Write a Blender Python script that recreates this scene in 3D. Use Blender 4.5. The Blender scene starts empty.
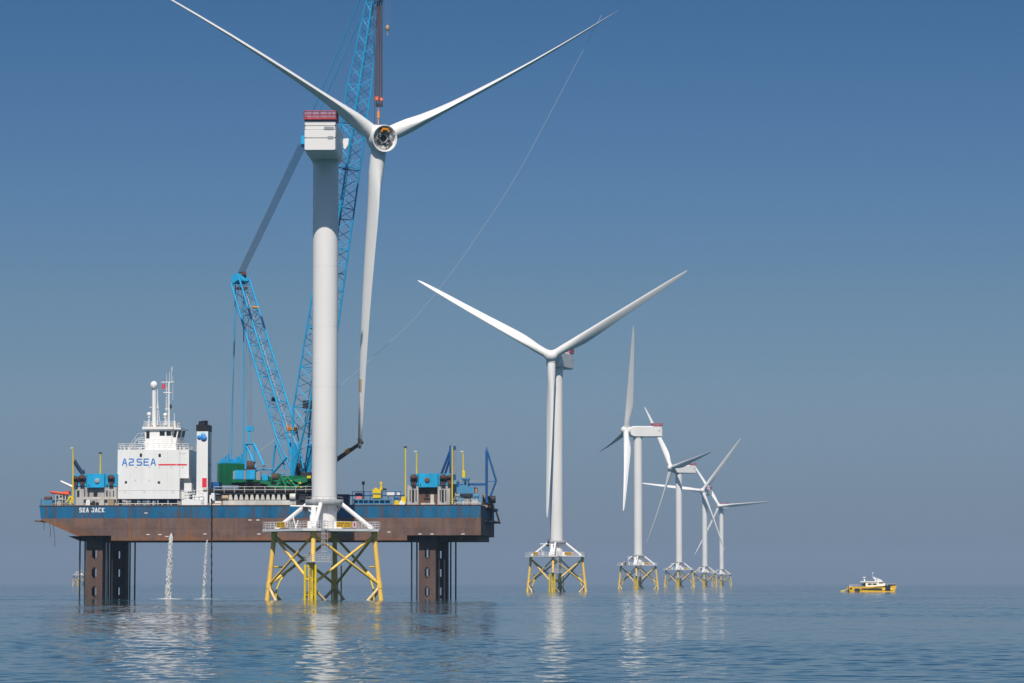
import bpy, math, random
import numpy as np
from mathutils import Vector, Matrix
R = math.radians
rnd = random.Random(7)
sc = bpy.context.scene
col = sc.collection

# ------------------------------------------------------------------ camera model
F = 3200.0
PITCH = math.atan(241.8 / F)
CP, SP = math.cos(PITCH), math.sin(PITCH)
CAM = Vector((0, 0, 3.3))
def ray(px, py):
    u = (px - 512) / F; w = (341.5 - py) / F
    return Vector((u, CP - w * SP, SP + w * CP))
def at(px, py, Y):                       # world point seen at that picture position, Y metres away
    d = ray(px, py); return CAM + d * (Y / d.y)
def xat(px, Y): return at(px, 583.3, Y).x
def zat(py, Y): return at(512, py, Y).z

cam_d = bpy.data.cameras.new('camera'); cam = bpy.data.objects.new('camera', cam_d); col.objects.link(cam)
cam_d.sensor_width = 36; cam_d.lens = 36 * F / 1024; cam_d.clip_start = 1; cam_d.clip_end = 60000
cam.location = CAM; cam.rotation_euler = (math.pi / 2 + PITCH, 0, 0)
sc.camera = cam

# ------------------------------------------------------------------ mesh builder
class MB:
    def __init__(s): s.v = []; s.f = []; s.sm = []
    def face(s, pts, smooth=False):
        b = len(s.v); s.v += [tuple(p) for p in pts]; s.f.append(tuple(range(b, b + len(pts)))); s.sm.append(smooth)
    def box(s, a, b, m=None):
        x0, y0, z0 = a; x1, y1, z1 = b
        if x0 > x1: x0, x1 = x1, x0
        if y0 > y1: y0, y1 = y1, y0
        if z0 > z1: z0, z1 = z1, z0
        p = [Vector(q) for q in ((x0,y0,z0),(x1,y0,z0),(x1,y1,z0),(x0,y1,z0),(x0,y0,z1),(x1,y0,z1),(x1,y1,z1),(x0,y1,z1))]
        if m: p = [m @ q for q in p]
        b0 = len(s.v); s.v += [tuple(q) for q in p]
        for f in ((0,3,2,1),(4,5,6,7),(0,1,5,4),(1,2,6,5),(2,3,7,6),(3,0,4,7)):
            s.f.append(tuple(b0 + i for i in f)); s.sm.append(False)
        return s
    def tube(s, p0, p1, r0, r1=None, n=8, caps=True):
        p0 = Vector(p0); p1 = Vector(p1); r1 = r0 if r1 is None else r1
        d = (p1 - p0)
        if d.length < 1e-6: return s
        d.normalize(); up = Vector((0, 0, 1)) if abs(d.z) < .95 else Vector((1, 0, 0))
        a = d.cross(up).normalized(); b = a.cross(d)
        ring = lambda p, r: [p + (a * math.cos(2*math.pi*i/n) + b * math.sin(2*math.pi*i/n)) * r for i in range(n)]
        A, B = ring(p0, r0), ring(p1, r1)
        b0 = len(s.v); s.v += [tuple(q) for q in A + B]
        for i in range(n):
            j = (i + 1) % n; s.f.append((b0+i, b0+n+i, b0+n+j, b0+j)); s.sm.append(n > 4)
        if caps: s.face(A); s.face(B[::-1])
        return s
    def path(s, pts, r, n=6):
        for i in range(len(pts) - 1): s.tube(pts[i], pts[i+1], r, n=n, caps=(i in (0, len(pts)-2)))
        return s
    def lathe(s, prof, n=24, c=(0,0,0), axis='z', caps=True, m=None):
        def P(r, h, i):
            t = 2*math.pi*i/n; x, y = r*math.cos(t), r*math.sin(t)
            q = Vector((x, y, h)) if axis == 'z' else (Vector((x, -h, y)) if axis == 'y' else Vector((h, x, y)))
            if m: q = m @ q
            return q + Vector(c)
        b0 = len(s.v)
        for r, h in prof: s.v += [tuple(P(r, h, i)) for i in range(n)]
        for k in range(len(prof) - 1):
            for i in range(n):
                j = (i+1) % n
                s.f.append((b0+k*n+i, b0+k*n+j, b0+(k+1)*n+j, b0+(k+1)*n+i)); s.sm.append(True)
        if caps:
            r, h = prof[0]
            if r > 1e-4: s.face([P(r, h, i) for i in range(n)][::-1])
            r, h = prof[-1]
            if r > 1e-4: s.face([P(r, h, i) for i in range(n)])
        return s
    def prism(s, poly, f0, f1):          # poly of 2-D points, f0/f1 map them to the two ends
        A = [Vector(f0(*p)) for p in poly]; B = [Vector(f1(*p)) for p in poly]; n = len(poly)
        s.face(A); s.face(B[::-1])
        for i in range(n):
            j = (i+1) % n; s.face([A[j], A[i], B[i], B[j]])
        return s
    def ball(s, c, r, n=10, k=6, sz=1.0):
        prof = [(r*math.sin(math.pi*i/k) + (1e-5 if i in (0, k) else 0), -r*sz*math.cos(math.pi*i/k)) for i in range(k+1)]
        return s.lathe(prof, n, c, caps=False)
    def blob(s, c, r):
        c = Vector(c); P = [c+Vector(d)*r*rnd.uniform(.6,1.3) for d in ((1,0,0),(-1,0,0),(0,1,0),(0,-1,0),(0,0,1),(0,0,-1))]
        b0 = len(s.v); s.v += [tuple(p) for p in P]
        for f in ((0,2,4),(2,1,4),(1,3,4),(3,0,4),(2,0,5),(1,2,5),(3,1,5),(0,3,5)):
            s.f.append(tuple(b0+i for i in f)); s.sm.append(True)
    def rail(s, pts, h=1.1, r=.03, step=1.6, rails=2, rp=None):
        pts = [Vector(p) for p in pts]
        for a, b in zip(pts[:-1], pts[1:]):
            L = (b-a).length; n = max(1, round(L/step))
            for k in range(n+1):
                q = a.lerp(b, k/n); s.tube(q, q+Vector((0,0,h)), rp or r, n=4, caps=False)
            for k in range(1, rails+1):
                z = Vector((0,0,h*k/rails)); s.tube(a+z, b+z, r, n=4, caps=False)
        return s
    def mesh(s, name, mat, org=(0,0,0)):
        me = bpy.data.meshes.new(name); o = Vector(org)
        me.from_pydata([tuple(Vector(p)-o) for p in s.v], [], s.f)
        me.polygons.foreach_set('use_smooth', s.sm)
        if mat: me.materials.append(mat)
        me.update(); return me

ORG = {}
def thing(name, label, cat, loc=(0,0,0), group=None, rotz=0):
    o = bpy.data.objects.new(name, None); col.objects.link(o); o.location = loc; o.empty_display_size = .5
    o.rotation_euler = (0, 0, rotz); o['label'] = label; o['category'] = cat
    if group: o['group'] = group
    ORG[o.name] = Vector(loc); return o
def part(name, mb, mat, parent, label=None):
    org = ORG[parent.name]
    o = bpy.data.objects.new(name, mb.mesh(name, mat, org)); col.objects.link(o); o.parent = parent
    ORG[o.name] = org
    if label: o['label'] = label
    return o
def single(name, mb, mat, label, cat, org, group=None):
    o = bpy.data.objects.new(name, mb.mesh(name, mat, org)); col.objects.link(o); o.location = org
    o['label'] = label; o['category'] = cat
    if group: o['group'] = group
    ORG[o.name] = Vector(org); return o

# ------------------------------------------------------------------ materials
def new_mat(name):
    m = bpy.data.materials.new(name); m.use_nodes = True; nt = m.node_tree; nt.nodes.clear()
    out = nt.nodes.new('ShaderNodeOutputMaterial'); p = nt.nodes.new('ShaderNodeBsdfPrincipled')
    nt.links.new(p.outputs[0], out.inputs[0]); return m, nt, p
def noise(nt, scale, detail=3, vec=None, sxyz=None, rough=.5):
    n = nt.nodes.new('ShaderNodeTexNoise'); n.inputs['Scale'].default_value = scale
    n.inputs['Detail'].default_value = detail; n.inputs['Roughness'].default_value = rough
    if vec is not None:
        if sxyz:
            mp = nt.nodes.new('ShaderNodeMapping'); mp.inputs['Scale'].default_value = sxyz
            nt.links.new(vec, mp.inputs[0]); vec = mp.outputs[0]
        nt.links.new(vec, n.inputs['Vector'])
    return n
def ramp(nt, fac, stops):
    r = nt.nodes.new('ShaderNodeValToRGB'); e = r.color_ramp.elements
    while len(e) < len(stops): e.new(.5)
    for el, (p, c) in zip(e, stops): el.position = p; el.color = (*c, 1) if len(c) == 3 else c
    nt.links.new(fac, r.inputs[0]); return r
def mixc(nt, fac, a, b):
    m = nt.nodes.new('ShaderNodeMix'); m.data_type = 'RGBA'
    for sock, v in ((m.inputs[0], fac), (m.inputs[6], a), (m.inputs[7], b)):
        if isinstance(v, (int, float)): sock.default_value = v
        elif isinstance(v, tuple): sock.default_value = (*v, 1)
        else: nt.links.new(v, sock)
    return m.outputs[2]
def paint(name, c, rough=.45, var=.12, rust=0.0, scale=.6, metal=0, rustc=(.2,.085,.035), streak=.25, spec=.3):
    m, nt, p = new_mat(name); tc = nt.nodes.new('ShaderNodeTexCoord'); v = tc.outputs['Object']
    n = noise(nt, scale, 4, v, (1, 1, streak))
    dark = tuple(x*(1-2.2*var) for x in c); lite = tuple(min(1, x*(1+var)) for x in c)
    cc = ramp(nt, n.outputs[0], [(.3, dark), (.7, lite)]).outputs[0]
    if rust > 0:
        n2 = noise(nt, scale*1.7, 6, v, (1, 1, .3), .65)
        k = ramp(nt, n2.outputs[0], [(.68-.22*rust, (0,0,0)), (.76-.16*rust, (1,1,1))]).outputs[0]
        cc = mixc(nt, k, cc, rustc)
    nt.links.new(cc, p.inputs['Base Color']); p.inputs['Roughness'].default_value = rough
    p.inputs['Metallic'].default_value = metal; p.inputs['Specular IOR Level'].default_value = spec
    return m
M = {}
M['white'] = paint('turbine_white', (.80,.775,.74), .45, .025, 0, .12, streak=.4)
M['blade'] = paint('blade_white', (.80,.785,.755), .38, .03, 0, .1)
M['lgrey'] = paint('light_grey_steel', (.55,.56,.56), .5, .1)
M['mgrey'] = paint('mid_grey_steel', (.33,.35,.36), .55, .12)
M['yellow'] = paint('jacket_yellow', (.93,.60,.125), .5, .07, .25, .5, rustc=(.45,.2,.06))
M['pale'] = paint('weathered_yellow', (.72,.53,.28), .6, .12, .25, .9)
M['deck'] = paint('deck_grey', (.68,.68,.67), .5, .06)
M['byellow'] = paint('bright_yellow', (.82,.60,.015), .45, .06, .12, .7)
M['sign'] = paint('sign_yellow', (.88,.52,.03), .5, .03)
M['black'] = paint('black_paint', (.02,.02,.022), .5, .1)
M['brownink'] = paint('sign_letters', (.10,.03,.01), .6, .1)
M['red'] = paint('red_paint', (.62,.03,.03), .45, .08)
M['fadedred'] = paint('faded_red', (.52,.075,.085), .6, .15, 0, 1.5)
M['pinknet'] = paint('faded_red_mesh', (.42,.27,.36), .7, .25, 0, 2.5)
M['ship'] = paint('ship_white', (.84,.83,.80), .45, .03, .05, .35, rustc=(.5,.4,.3))
M['cream'] = paint('cream_steel', (.62,.59,.52), .6, .12, .18, .8)
M['cyan'] = paint('crane_blue', (.018,.385,.69), .45, .1)
M['blue'] = paint('deck_blue', (.016,.105,.31), .45, .12, .08, .8)
M['lblue'] = paint('winch_blue', (.08,.28,.46), .5, .12, .1, .9)
M['navy'] = paint('navy_container', (.012,.035,.085), .5, .12)
M['green'] = paint('crane_green', (.010,.19,.080), .5, .14)
M['jgrey'] = paint('jack_house_grey', (.46,.44,.42), .6, .12, .14, .8)
M['rustbrown'] = paint('rust_brown', (.17,.09,.06), .75, .2, .4, .8)
M['reel'] = paint('reel_rust', (.10,.05,.045), .8, .2, .3, 2)
M['leg'] = paint('leg_brown', (.13,.08,.065), .75, .2, .3, .45, rustc=(.09,.05,.04), streak=.15)
M['dark'] = paint('dark_machinery', (.035,.035,.04), .6, .25, .2, 1)
M['rope'] = paint('wire_rope', (.10,.065,.055), .7, .1)
M['grope'] = paint('grey_rope', (.20,.22,.27), .6, .1)
M['tag'] = paint('white_line', (.55,.57,.6), .6, .02)
M['orange'] = paint('orange_paint', (.85,.30,.01), .5, .08)
M['oraft'] = paint('orange_red', (.72,.10,.03), .5, .1)
M['sock'] = paint('sock_fabric', (.62,.57,.54), .8, .1)
M['tan'] = paint('tan_strap', (.42,.30,.18), .8, .15)
M['txtblue'] = paint('letter_blue', (.05,.23,.62), .45, .03)
M['pblue'] = paint('pale_blue', (.18,.55,.85), .45, .03)
M['mblue'] = paint('mid_blue', (.02,.28,.72), .45, .03)
M['redline'] = paint('stripe_red', (.80,.03,.06), .45, .03)
M['salmon'] = paint('salmon_paint', (.75,.22,.18), .5, .1)
M['foam'] = paint('foam', (.82,.84,.84), .6, .03)
def glass():
    m, nt, p = new_mat('window_glass'); p.inputs['Base Color'].default_value = (.015,.02,.025,1)
    p.inputs['Roughness'].default_value = .08; return m
M['glass'] = glass()
def spray():
    m, nt, p = new_mat('water_spray'); p.inputs['Base Color'].default_value = (.86,.88,.88,1); p.inputs['Roughness'].default_value = .5
    tr = nt.nodes.new('ShaderNodeBsdfTransparent'); mx = nt.nodes.new('ShaderNodeMixShader'); mx.inputs[0].default_value = .62
    nt.links.new(tr.outputs[0], mx.inputs[1]); nt.links.new(p.outputs[0], mx.inputs[2]); nt.links.new(mx.outputs[0], [n for n in nt.nodes if n.type == 'OUTPUT_MATERIAL'][0].inputs[0]); return m
M['spray'] = spray()

def hull_mat():
    m, nt, p = new_mat('hull_paint'); tc = nt.nodes.new('ShaderNodeTexCoord'); v = tc.outputs['Object']
    sx = nt.nodes.new('ShaderNodeSeparateXYZ'); nt.links.new(v, sx.inputs[0])
    n1 = noise(nt, .35, 5, v, (1,1,.35)); n2 = noise(nt, 1.1, 6, v, (1,1,.12), .7); n3 = noise(nt, .12, 4, v, (1,1,1)); n4 = noise(nt, 3, 5, v, (1,1,.5), .7)
    blue = ramp(nt, n1.outputs[0], [(.3,(.004,.085,.18)),(.5,(.004,.135,.285)),(.72,(.006,.165,.34))]).outputs[0]
    k = ramp(nt, n2.outputs[0], [(.50,(0,0,0)),(.62,(.9,.9,.9))]).outputs[0]
    blue = mixc(nt, k, blue, (.085,.075,.08))
    kk = ramp(nt, n4.outputs[0], [(.60,(0,0,0)),(.70,(.8,.8,.8))]).outputs[0]
    blue = mixc(nt, kk, blue, (.13,.10,.09))
    br = ramp(nt, n2.outputs[0], [(.3,(.135,.085,.070)),(.55,(.190,.120,.098)),(.75,(.235,.155,.125))]).outputs[0]
    k3 = ramp(nt, n3.outputs[0], [(.45,(0,0,0)),(.7,(.5,.5,.5))]).outputs[0]
    br = mixc(nt, k3, br, (.14,.105,.10))
    n5 = noise(nt, .55, 5, v, (1,1,.05), .6)
    k5 = ramp(nt, n5.outputs[0], [(.50,(0,0,0)),(.62,(.85,.85,.85))]).outputs[0]
    br = mixc(nt, k5, br, (.24,.115,.06)); blue = mixc(nt, k5, blue, (.09,.075,.075))
    # rust creeping up from the lower plate edge and over the raked bow
    n6 = noise(nt, .9, 6, v, (1,1,.6), .7); ad = nt.nodes.new('ShaderNodeMath'); ad.operation = 'MULTIPLY_ADD'; nt.links.new(sx.outputs[2], ad.inputs[0]); ad.inputs[1].default_value = -.16; ad.inputs[2].default_value = -.86
    a2 = nt.nodes.new('ShaderNodeMath'); a2.operation = 'ADD'; nt.links.new(ad.outputs[0], a2.inputs[0]); nt.links.new(n6.outputs[0], a2.inputs[1])
    bx = nt.nodes.new('ShaderNodeMath'); bx.operation = 'MULTIPLY_ADD'; nt.links.new(sx.outputs[0], bx.inputs[0]); bx.inputs[1].default_value = -.05; bx.inputs[2].default_value = -3.95
    b2 = nt.nodes.new('ShaderNodeMath'); b2.operation = 'MAXIMUM'; nt.links.new(bx.outputs[0], b2.inputs[0]); b2.inputs[1].default_value = 0
    a3 = nt.nodes.new('ShaderNodeMath'); a3.operation = 'ADD'; nt.links.new(a2.outputs[0], a3.inputs[0]); nt.links.new(b2.outputs[0], a3.inputs[1])
    k6 = ramp(nt, a3.outputs[0], [(.66,(0,0,0)),(.86,(.85,.85,.85))]).outputs[0]; br = mixc(nt, k6, br, (.30,.115,.04))
    # streaks running down from the deck edge, and broad weathered patches
    n7 = noise(nt, 1.5, 6, v, (1,1,.10), .7); a7 = nt.nodes.new('ShaderNodeMath'); a7.operation = 'MULTIPLY_ADD'; nt.links.new(sx.outputs[2], a7.inputs[0]); a7.inputs[1].default_value = .11; nt.links.new(n7.outputs[0], a7.inputs[2])
    k7 = ramp(nt, a7.outputs[0], [(.50,(0,0,0)),(.60,(.85,.85,.85))]).outputs[0]; blue = mixc(nt, k7, blue, (.17,.085,.05))
    n8 = noise(nt, .16, 5, v, (1,1,1.6), .6); k8 = ramp(nt, n8.outputs[0], [(.46,(0,0,0)),(.64,(.6,.6,.6))]).outputs[0]; br = mixc(nt, k8, br, (.10,.062,.055))
    n9 = noise(nt, .5, 6, v, (1,1,.5), .7); k9 = ramp(nt, n9.outputs[0], [(.60,(0,0,0)),(.72,(.6,.6,.6))]).outputs[0]; br = mixc(nt, k9, br, (.34,.24,.19)); blue = mixc(nt, k9, blue, (.03,.20,.36))
    # plate seams
    w = nt.nodes.new('ShaderNodeTexBrick'); w.offset = 0; w.inputs['Scale'].default_value = 1; w.inputs['Brick Width'].default_value = 6.1
    w.inputs['Row Height'].default_value = 2.4; w.inputs['Mortar Size'].default_value = .035
    w.inputs['Color1'].default_value = (1,1,1,1); w.inputs['Color2'].default_value = (.9,.9,.9,1); w.inputs['Mortar'].default_value = (.75,.72,.70,1)
    cb = nt.nodes.new('ShaderNodeCombineXYZ'); nt.links.new(sx.outputs[0], cb.inputs[0]); nt.links.new(sx.outputs[2], cb.inputs[1]); nt.links.new(cb.outputs[0], w.inputs[0])
    ma = nt.nodes.new('ShaderNodeMath'); ma.operation = 'GREATER_THAN'; ma.inputs[1].default_value = 16.85 - 19.5
    nt.links.new(sx.outputs[2], ma.inputs[0])
    c = mixc(nt, ma.outputs[0], br, blue)
    mu = nt.nodes.new('ShaderNodeMix'); mu.data_type = 'RGBA'; mu.blend_type = 'MULTIPLY'; mu.inputs[0].default_value = 1
    nt.links.new(c, mu.inputs[6]); nt.links.new(w.outputs[0], mu.inputs[7])
    nt.links.new(mu.outputs[2], p.inputs['Base Color']); p.inputs['Roughness'].default_value = .65; p.inputs['Specular IOR Level'].default_value = .2
    return m
M['hull'] = hull_mat()

# ------------------------------------------------------------------ world, sun, haze, water
SKY_TINT = [(0,(0.101,0.142,0.267)),(0.018,(0.132,0.177,0.308)),(0.056,(0.183,0.231,0.331)),(0.088,(0.177,0.237,0.320)),(0.118,(0.155,0.235,0.339)),(0.18,(0.111,0.208,0.317)),(0.38,(0.280,0.347,0.373)),(.7,(1,.86,.86)),(1,(1,.86,.86))]
SUN_EL, SUN_AZ = R(51), R(3.0)          # sun behind the camera, a little to the left
w = bpy.data.worlds.new('World'); sc.world = w; w.use_nodes = True; nt = w.node_tree; nt.nodes.clear()
wo = nt.nodes.new('ShaderNodeOutputWorld'); bg = nt.nodes.new('ShaderNodeBackground'); nt.links.new(bg.outputs[0], wo.inputs[0])
sky = nt.nodes.new('ShaderNodeTexSky'); sky.sky_type = 'NISHITA'; sky.sun_disc = False
sky.sun_elevation = SUN_EL; sky.sun_rotation = math.pi + SUN_AZ
sky.altitude = 0; sky.air_density = 1.0; sky.dust_density = 0.2; sky.ozone_density = 2.0
bg.inputs['Strength'].default_value = 0.15
# deep clear northern air: the sky is bluer and darker than the model's, most of all away from the sun
tcw = nt.nodes.new('ShaderNodeTexCoord'); sxw = nt.nodes.new('ShaderNodeSeparateXYZ'); nt.links.new(tcw.outputs['Generated'], sxw.inputs[0])
tint = ramp(nt, sxw.outputs[2], SKY_TINT)
muw = nt.nodes.new('ShaderNodeMix'); muw.data_type = 'RGBA'; muw.blend_type = 'MULTIPLY'; muw.inputs[0].default_value = 1
nt.links.new(sky.outputs[0], muw.inputs[6]); nt.links.new(tint.outputs[0], muw.inputs[7]); nt.links.new(muw.outputs[2], bg.inputs[0])
sd = bpy.data.lights.new('sun', 'SUN'); sun = bpy.data.objects.new('sun', sd); col.objects.link(sun)
sd.energy = 4.6; sd.angle = R(.53); sd.color = (1, .935, .85)
tosun = Vector((-math.sin(SUN_AZ)*math.cos(SUN_EL), -math.cos(SUN_AZ)*math.cos(SUN_EL), math.sin(SUN_EL)))
sun.rotation_euler = tosun.to_track_quat('Z', 'Y').to_euler(); sun.location = (0, -50, 200)

def build_haze():
    mb = MB().box((-12500, -4500, -7), (12500, 16500, 142))
    m = bpy.data.materials.new('haze_air'); m.use_nodes = True; t = m.node_tree; t.nodes.clear()
    o = t.nodes.new('ShaderNodeOutputMaterial'); v = t.nodes.new('ShaderNodeVolumePrincipled')
    v.inputs['Color'].default_value = (.45,.58,.745,1); v.inputs['Density'].default_value = 7.5e-5; v.inputs['Anisotropy'].default_value = 0.0
    t.links.new(v.outputs[0], o.inputs['Volume'])
    ob = bpy.data.objects.new('haze', mb.mesh('haze', m)); col.objects.link(ob); ob['kind'] = 'stuff'
build_haze()

def build_water():
    m, t, p = new_mat('sea_water')
    ge = t.nodes.new('ShaderNodeNewGeometry'); pos = ge.outputs['Position']
    def vm(op, a, b=None):
        n = t.nodes.new('ShaderNodeVectorMath'); n.operation = op
        for i, x in enumerate((a, b)):
            if x is None: continue
            if isinstance(x, tuple): n.inputs[i].default_value = x
            else: t.links.new(x, n.inputs[i])
        return n.outputs[0]
    def layer(scale, amp, det, sx=(1,1,1), off=(0,0,0)):
        n = noise(t, scale, det, vm('ADD', pos, off), sx, .5)
        return vm('MULTIPLY', vm('SUBTRACT', n.outputs['Color'], (.5,.5,.5)), (amp[0], amp[1], 0))
    a = layer(1.6, (.07,.07), 2, (1,1,1), (13,7,0))
    b = layer(.34, (.05,.07), 2, (.8,1,1), (3,71,0))
    c = layer(.030, (.015,.04), 2, (.6,1,1), (31,17,0))
    s = vm('ADD', vm('ADD', a, b), c)
    pn = noise(t, .011, 3, pos, (.5,1,1)); k = ramp(t, pn.outputs[0], [(.35,(.55,.55,.55)),(.65,(1.25,1.25,1.25))]).outputs[0]
    s = vm('MULTIPLY', s, k)
    sy = t.nodes.new('ShaderNodeSeparateXYZ'); t.links.new(pos, sy.inputs[0]); mr = t.nodes.new('ShaderNodeMapRange')
    mr.inputs['From Min'].default_value = 230; mr.inputs['From Max'].default_value = 620; mr.inputs['To Min'].default_value = 1; mr.inputs['To Max'].default_value = 4.5; t.links.new(sy.outputs[1], mr.inputs['Value'])
    s = vm('MULTIPLY', s, mr.outputs[0])      # wavelets too small for the mesh out there
    nrm = vm('NORMALIZE', vm('ADD', s, ge.outputs['Normal']))
    t.links.new(nrm, p.inputs['Normal'])
    p.inputs['Base Color'].default_value = (.008,.050,.058,1); p.inputs['Roughness'].default_value = .04; p.inputs['IOR'].default_value = 1.333; p.inputs['Specular IOR Level'].default_value = .42
    # sea surface: real waves from 85 m out to 1100 m, flat sheet with fine ripples beyond
    rg = np.random.default_rng(11); Y0, Y1 = 85., 1100.; nr, nc = 2900, 620
    u = np.linspace(0, 1, nr); y = Y0 + (.14/.0005)*(np.exp(u*math.log(1+.0005*(Y1-Y0)/.14))-1); step = np.gradient(y)
    hw = 30 + 230*(y-Y0)/(Y1-Y0); X = np.linspace(-1, 1, nc)[None,:]*hw[:,None]; YY = np.repeat(y[:,None], nc, 1)
    Z = np.zeros_like(X); N = 56
    lam = np.exp(rg.uniform(math.log(.5), math.log(3.6), N)); th = rg.normal(0, .85, N); ph = rg.uniform(0, 6.28, N); sl = SLOPE*math.sqrt(2/N)
    patch = .85 + .22*np.sin(X*.031+YY*.011+1) + .2*np.sin(-X*.017+YY*.037+2.2) + .18*np.sin(X*.07+YY*.052)
    for l, a_, p_ in zip(lam, th, ph):
        k = 2*math.pi/l; res = np.maximum(step, 2*hw/nc*abs(math.sin(a_))); att = np.clip((l/res-2.2)/2.5, 0, 1)[:,None]
        Z += att*sl/k*np.sin(k*(X*math.sin(a_)+YY*math.cos(a_))+p_)
    edge = np.minimum(np.clip((1-np.abs(np.linspace(-1,1,nc)))/.06,0,1)[None,:], np.minimum(np.clip((y-Y0)/3,0,1), np.clip((Y1-y)/350,0,1))[:,None])
    Z *= patch*edge
    V = np.stack([X, YY, Z], 2).reshape(-1, 3); nv = len(V)
    V = np.vstack([V, [(-12000,-4000,0),(12000,-4000,0),(12000,16000,0),(-12000,16000,0)]])
    ii = (np.arange(nr-1)[:,None]*nc + np.arange(nc-1)[None,:]).ravel()
    Q = np.stack([ii, ii+1, ii+nc+1, ii+nc], 1)
    outer = [list(range(0, nc)) [::-1] + [nv, nv+1], [nc*(r+1)-1 for r in range(nr)][::-1] + [nv+1, nv+2], [nc*(nr-1)+c_ for c_ in range(nc)] + [nv+2, nv+3], [nc*r for r in range(nr)] + [nv+3, nv]]
    loops = np.concatenate([Q.ravel()] + [np.array(o_) for o_ in outer]).astype(np.int32)
    tot = np.concatenate([np.full(len(Q), 4), [len(o_) for o_ in outer]]).astype(np.int32); st = np.concatenate([[0], np.cumsum(tot)[:-1]]).astype(np.int32)
    me = bpy.data.meshes.new('water'); me.vertices.add(len(V)); me.vertices.foreach_set('co', V.astype(np.float32).ravel())
    me.loops.add(len(loops)); me.loops.foreach_set('vertex_index', loops); me.polygons.add(len(tot)); me.polygons.foreach_set('loop_start', st); me.polygons.foreach_set('loop_total', tot)
    me.polygons.foreach_set('use_smooth', np.concatenate([np.ones(len(Q), bool), np.zeros(4, bool)])); me.materials.append(m); me.update(calc_edges=True); me.validate()
    o = bpy.data.objects.new('water', me); col.objects.link(o); o['kind'] = 'structure'
SLOPE = .047
build_water()

# ------------------------------------------------------------------ turbines
ALPHA = R(-8.5)
def pol(r, a, z): return Vector((r*math.cos(a), r*math.sin(a), z))
MESH = {}
def cached(key, fn, mat):
    if key not in MESH: MESH[key] = fn().mesh(key, mat)
    return MESH[key]
def child(name, me, parent, mtx=None):
    o = bpy.data.objects.new(name, me); col.objects.link(o); o.parent = parent
    if mtx is not None: o.matrix_local = mtx
    return o
def leg_r(z): return 11.4 + (10.0-11.4)*z/13.4
ZT = 13.4
def legs_fn(i):
    def fn():
        a = ALPHA + i*math.pi/2; mb = MB()
        mb.tube(pol(leg_r(-5), a, -5), pol(leg_r(ZT), a, ZT), .52, .47, 14)
        mb.tube(pol(leg_r(2.5), a, 2.3), pol(leg_r(3.3), a, 3.5), .60, .60, 14)
        mb.tube(pol(leg_r(12), a, 12.3), pol(leg_r(ZT), a, ZT-.02), .60, .62, 14)
        return mb
    return fn
def brace_fn(i, which):
    def fn():
        a0 = ALPHA + i*math.pi/2; a1 = a0 + math.pi/2; mb = MB()
        if which == 'x':
            mb.tube(pol(leg_r(12.7), a0, 12.7), pol(leg_r(3), a1, 3), .28, n=10)
            mb.tube(pol(leg_r(12.7), a1, 12.7), pol(leg_r(3), a0, 3), .27, n=10)
        else:
            for s0, s1 in ((a0, a1), (a1, a0)):
                A = pol(leg_r(2.6), s0, 2.6); B = pol(leg_r(-13), s1, -13); mb.tube(A, A.lerp(B, .38), .29, n=10)
        return mb
    return fn
def landing_fn():
    mb = MB(); a = ALPHA - math.pi/2; rad = pol(1, a, 0); tan = Vector((-rad.y, rad.x, 0))
    for s in (-1, 1):
        q = rad*12.9 + tan*s*1.05
        mb.tube(q+Vector((0,0,-3)), q+Vector((0,0,6.9)), .24, n=10)
        for z in (1.0, 4.0, 6.4): mb.tube(q+Vector((0,0,z)), rad*leg_r(z)+Vector((0,0,z)), .14, n=6)
    for s in (-.42, .42):
        q = rad*12.6 + tan*s; mb.tube(q+Vector((0,0,-2)), q+Vector((0,0,7.2)), .10, n=6)
    for k in range(22):
        z = -.2 + k*.33; mb.tube(rad*12.6-tan*.42+Vector((0,0,z)), rad*12.6+tan*.42+Vector((0,0,z)), .05, n=5)
    return mb
def pipes_fn():                           # cable pipes on the rear leg and along the side faces
    mb = MB(); a = ALPHA + math.pi/2; rad = pol(1, a, 0); tan = Vector((-rad.y, rad.x, 0))
    for s in (-.95, .95):
        q = rad*12.3 + tan*s; mb.tube(q+Vector((0,0,-3)), q+Vector((0,0,6.9)), .16, n=8)
    return mb
def side_pipe_fn(i, sgn):
    def fn():
        mb = MB(); a = ALPHA + i*math.pi/2; L = pol(leg_r(6.5), a, 6.5); inn = pol(-1, a, 0); tan = pol(1, a + sgn*math.pi/2, 0)
        dirv = (inn + tan*.9).normalized()
        mb.tube(L, L + dirv*2.6, .16, n=8)
        P = L + dirv*2.6
        mb.path([P, P + dirv*.2+Vector((0,0,-1.2)), P - dirv*.6+Vector((0,0,-2.6)), P - dirv*1.5+Vector((0,0,-4.6)), P-dirv*1.9+Vector((0,0,-8))] if False else
                [P + dirv*2.2+Vector((0,0,-.2)), P+dirv*.9+Vector((0,0,-1.1)), P - dirv*.4+Vector((0,0,-2.6)), P - dirv*1.3+Vector((0,0,-4.4)), P-dirv*1.6+Vector((0,0,-9))], .17, 8)
        return mb
    return fn
CH = 1.3
def deck_poly(r):
    pts = []
    for i in range(4):
        a = ALPHA + i*math.pi/2; c = pol(r, a, 0); tan = Vector((-math.sin(a), math.cos(a), 0)); rad = pol(1, a, 0)
        c.x -= .45; pts += [c - tan*CH - rad*CH*.6, c + tan*CH - rad*CH*.6]
    return pts
def deck_fn():
    P = deck_poly(12.45); mb = MB()
    mb.prism([(p.x, p.y) for p in P], lambda x, y: (x, y, 13.45), lambda x, y: (x, y, 13.95)); return mb
def deckrail_fn():
    P = [p+Vector((0,0,13.95)) for p in deck_poly(12.35)]; return MB().rail(P+[P[0]], 1.35, .035, .95, 3)
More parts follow.
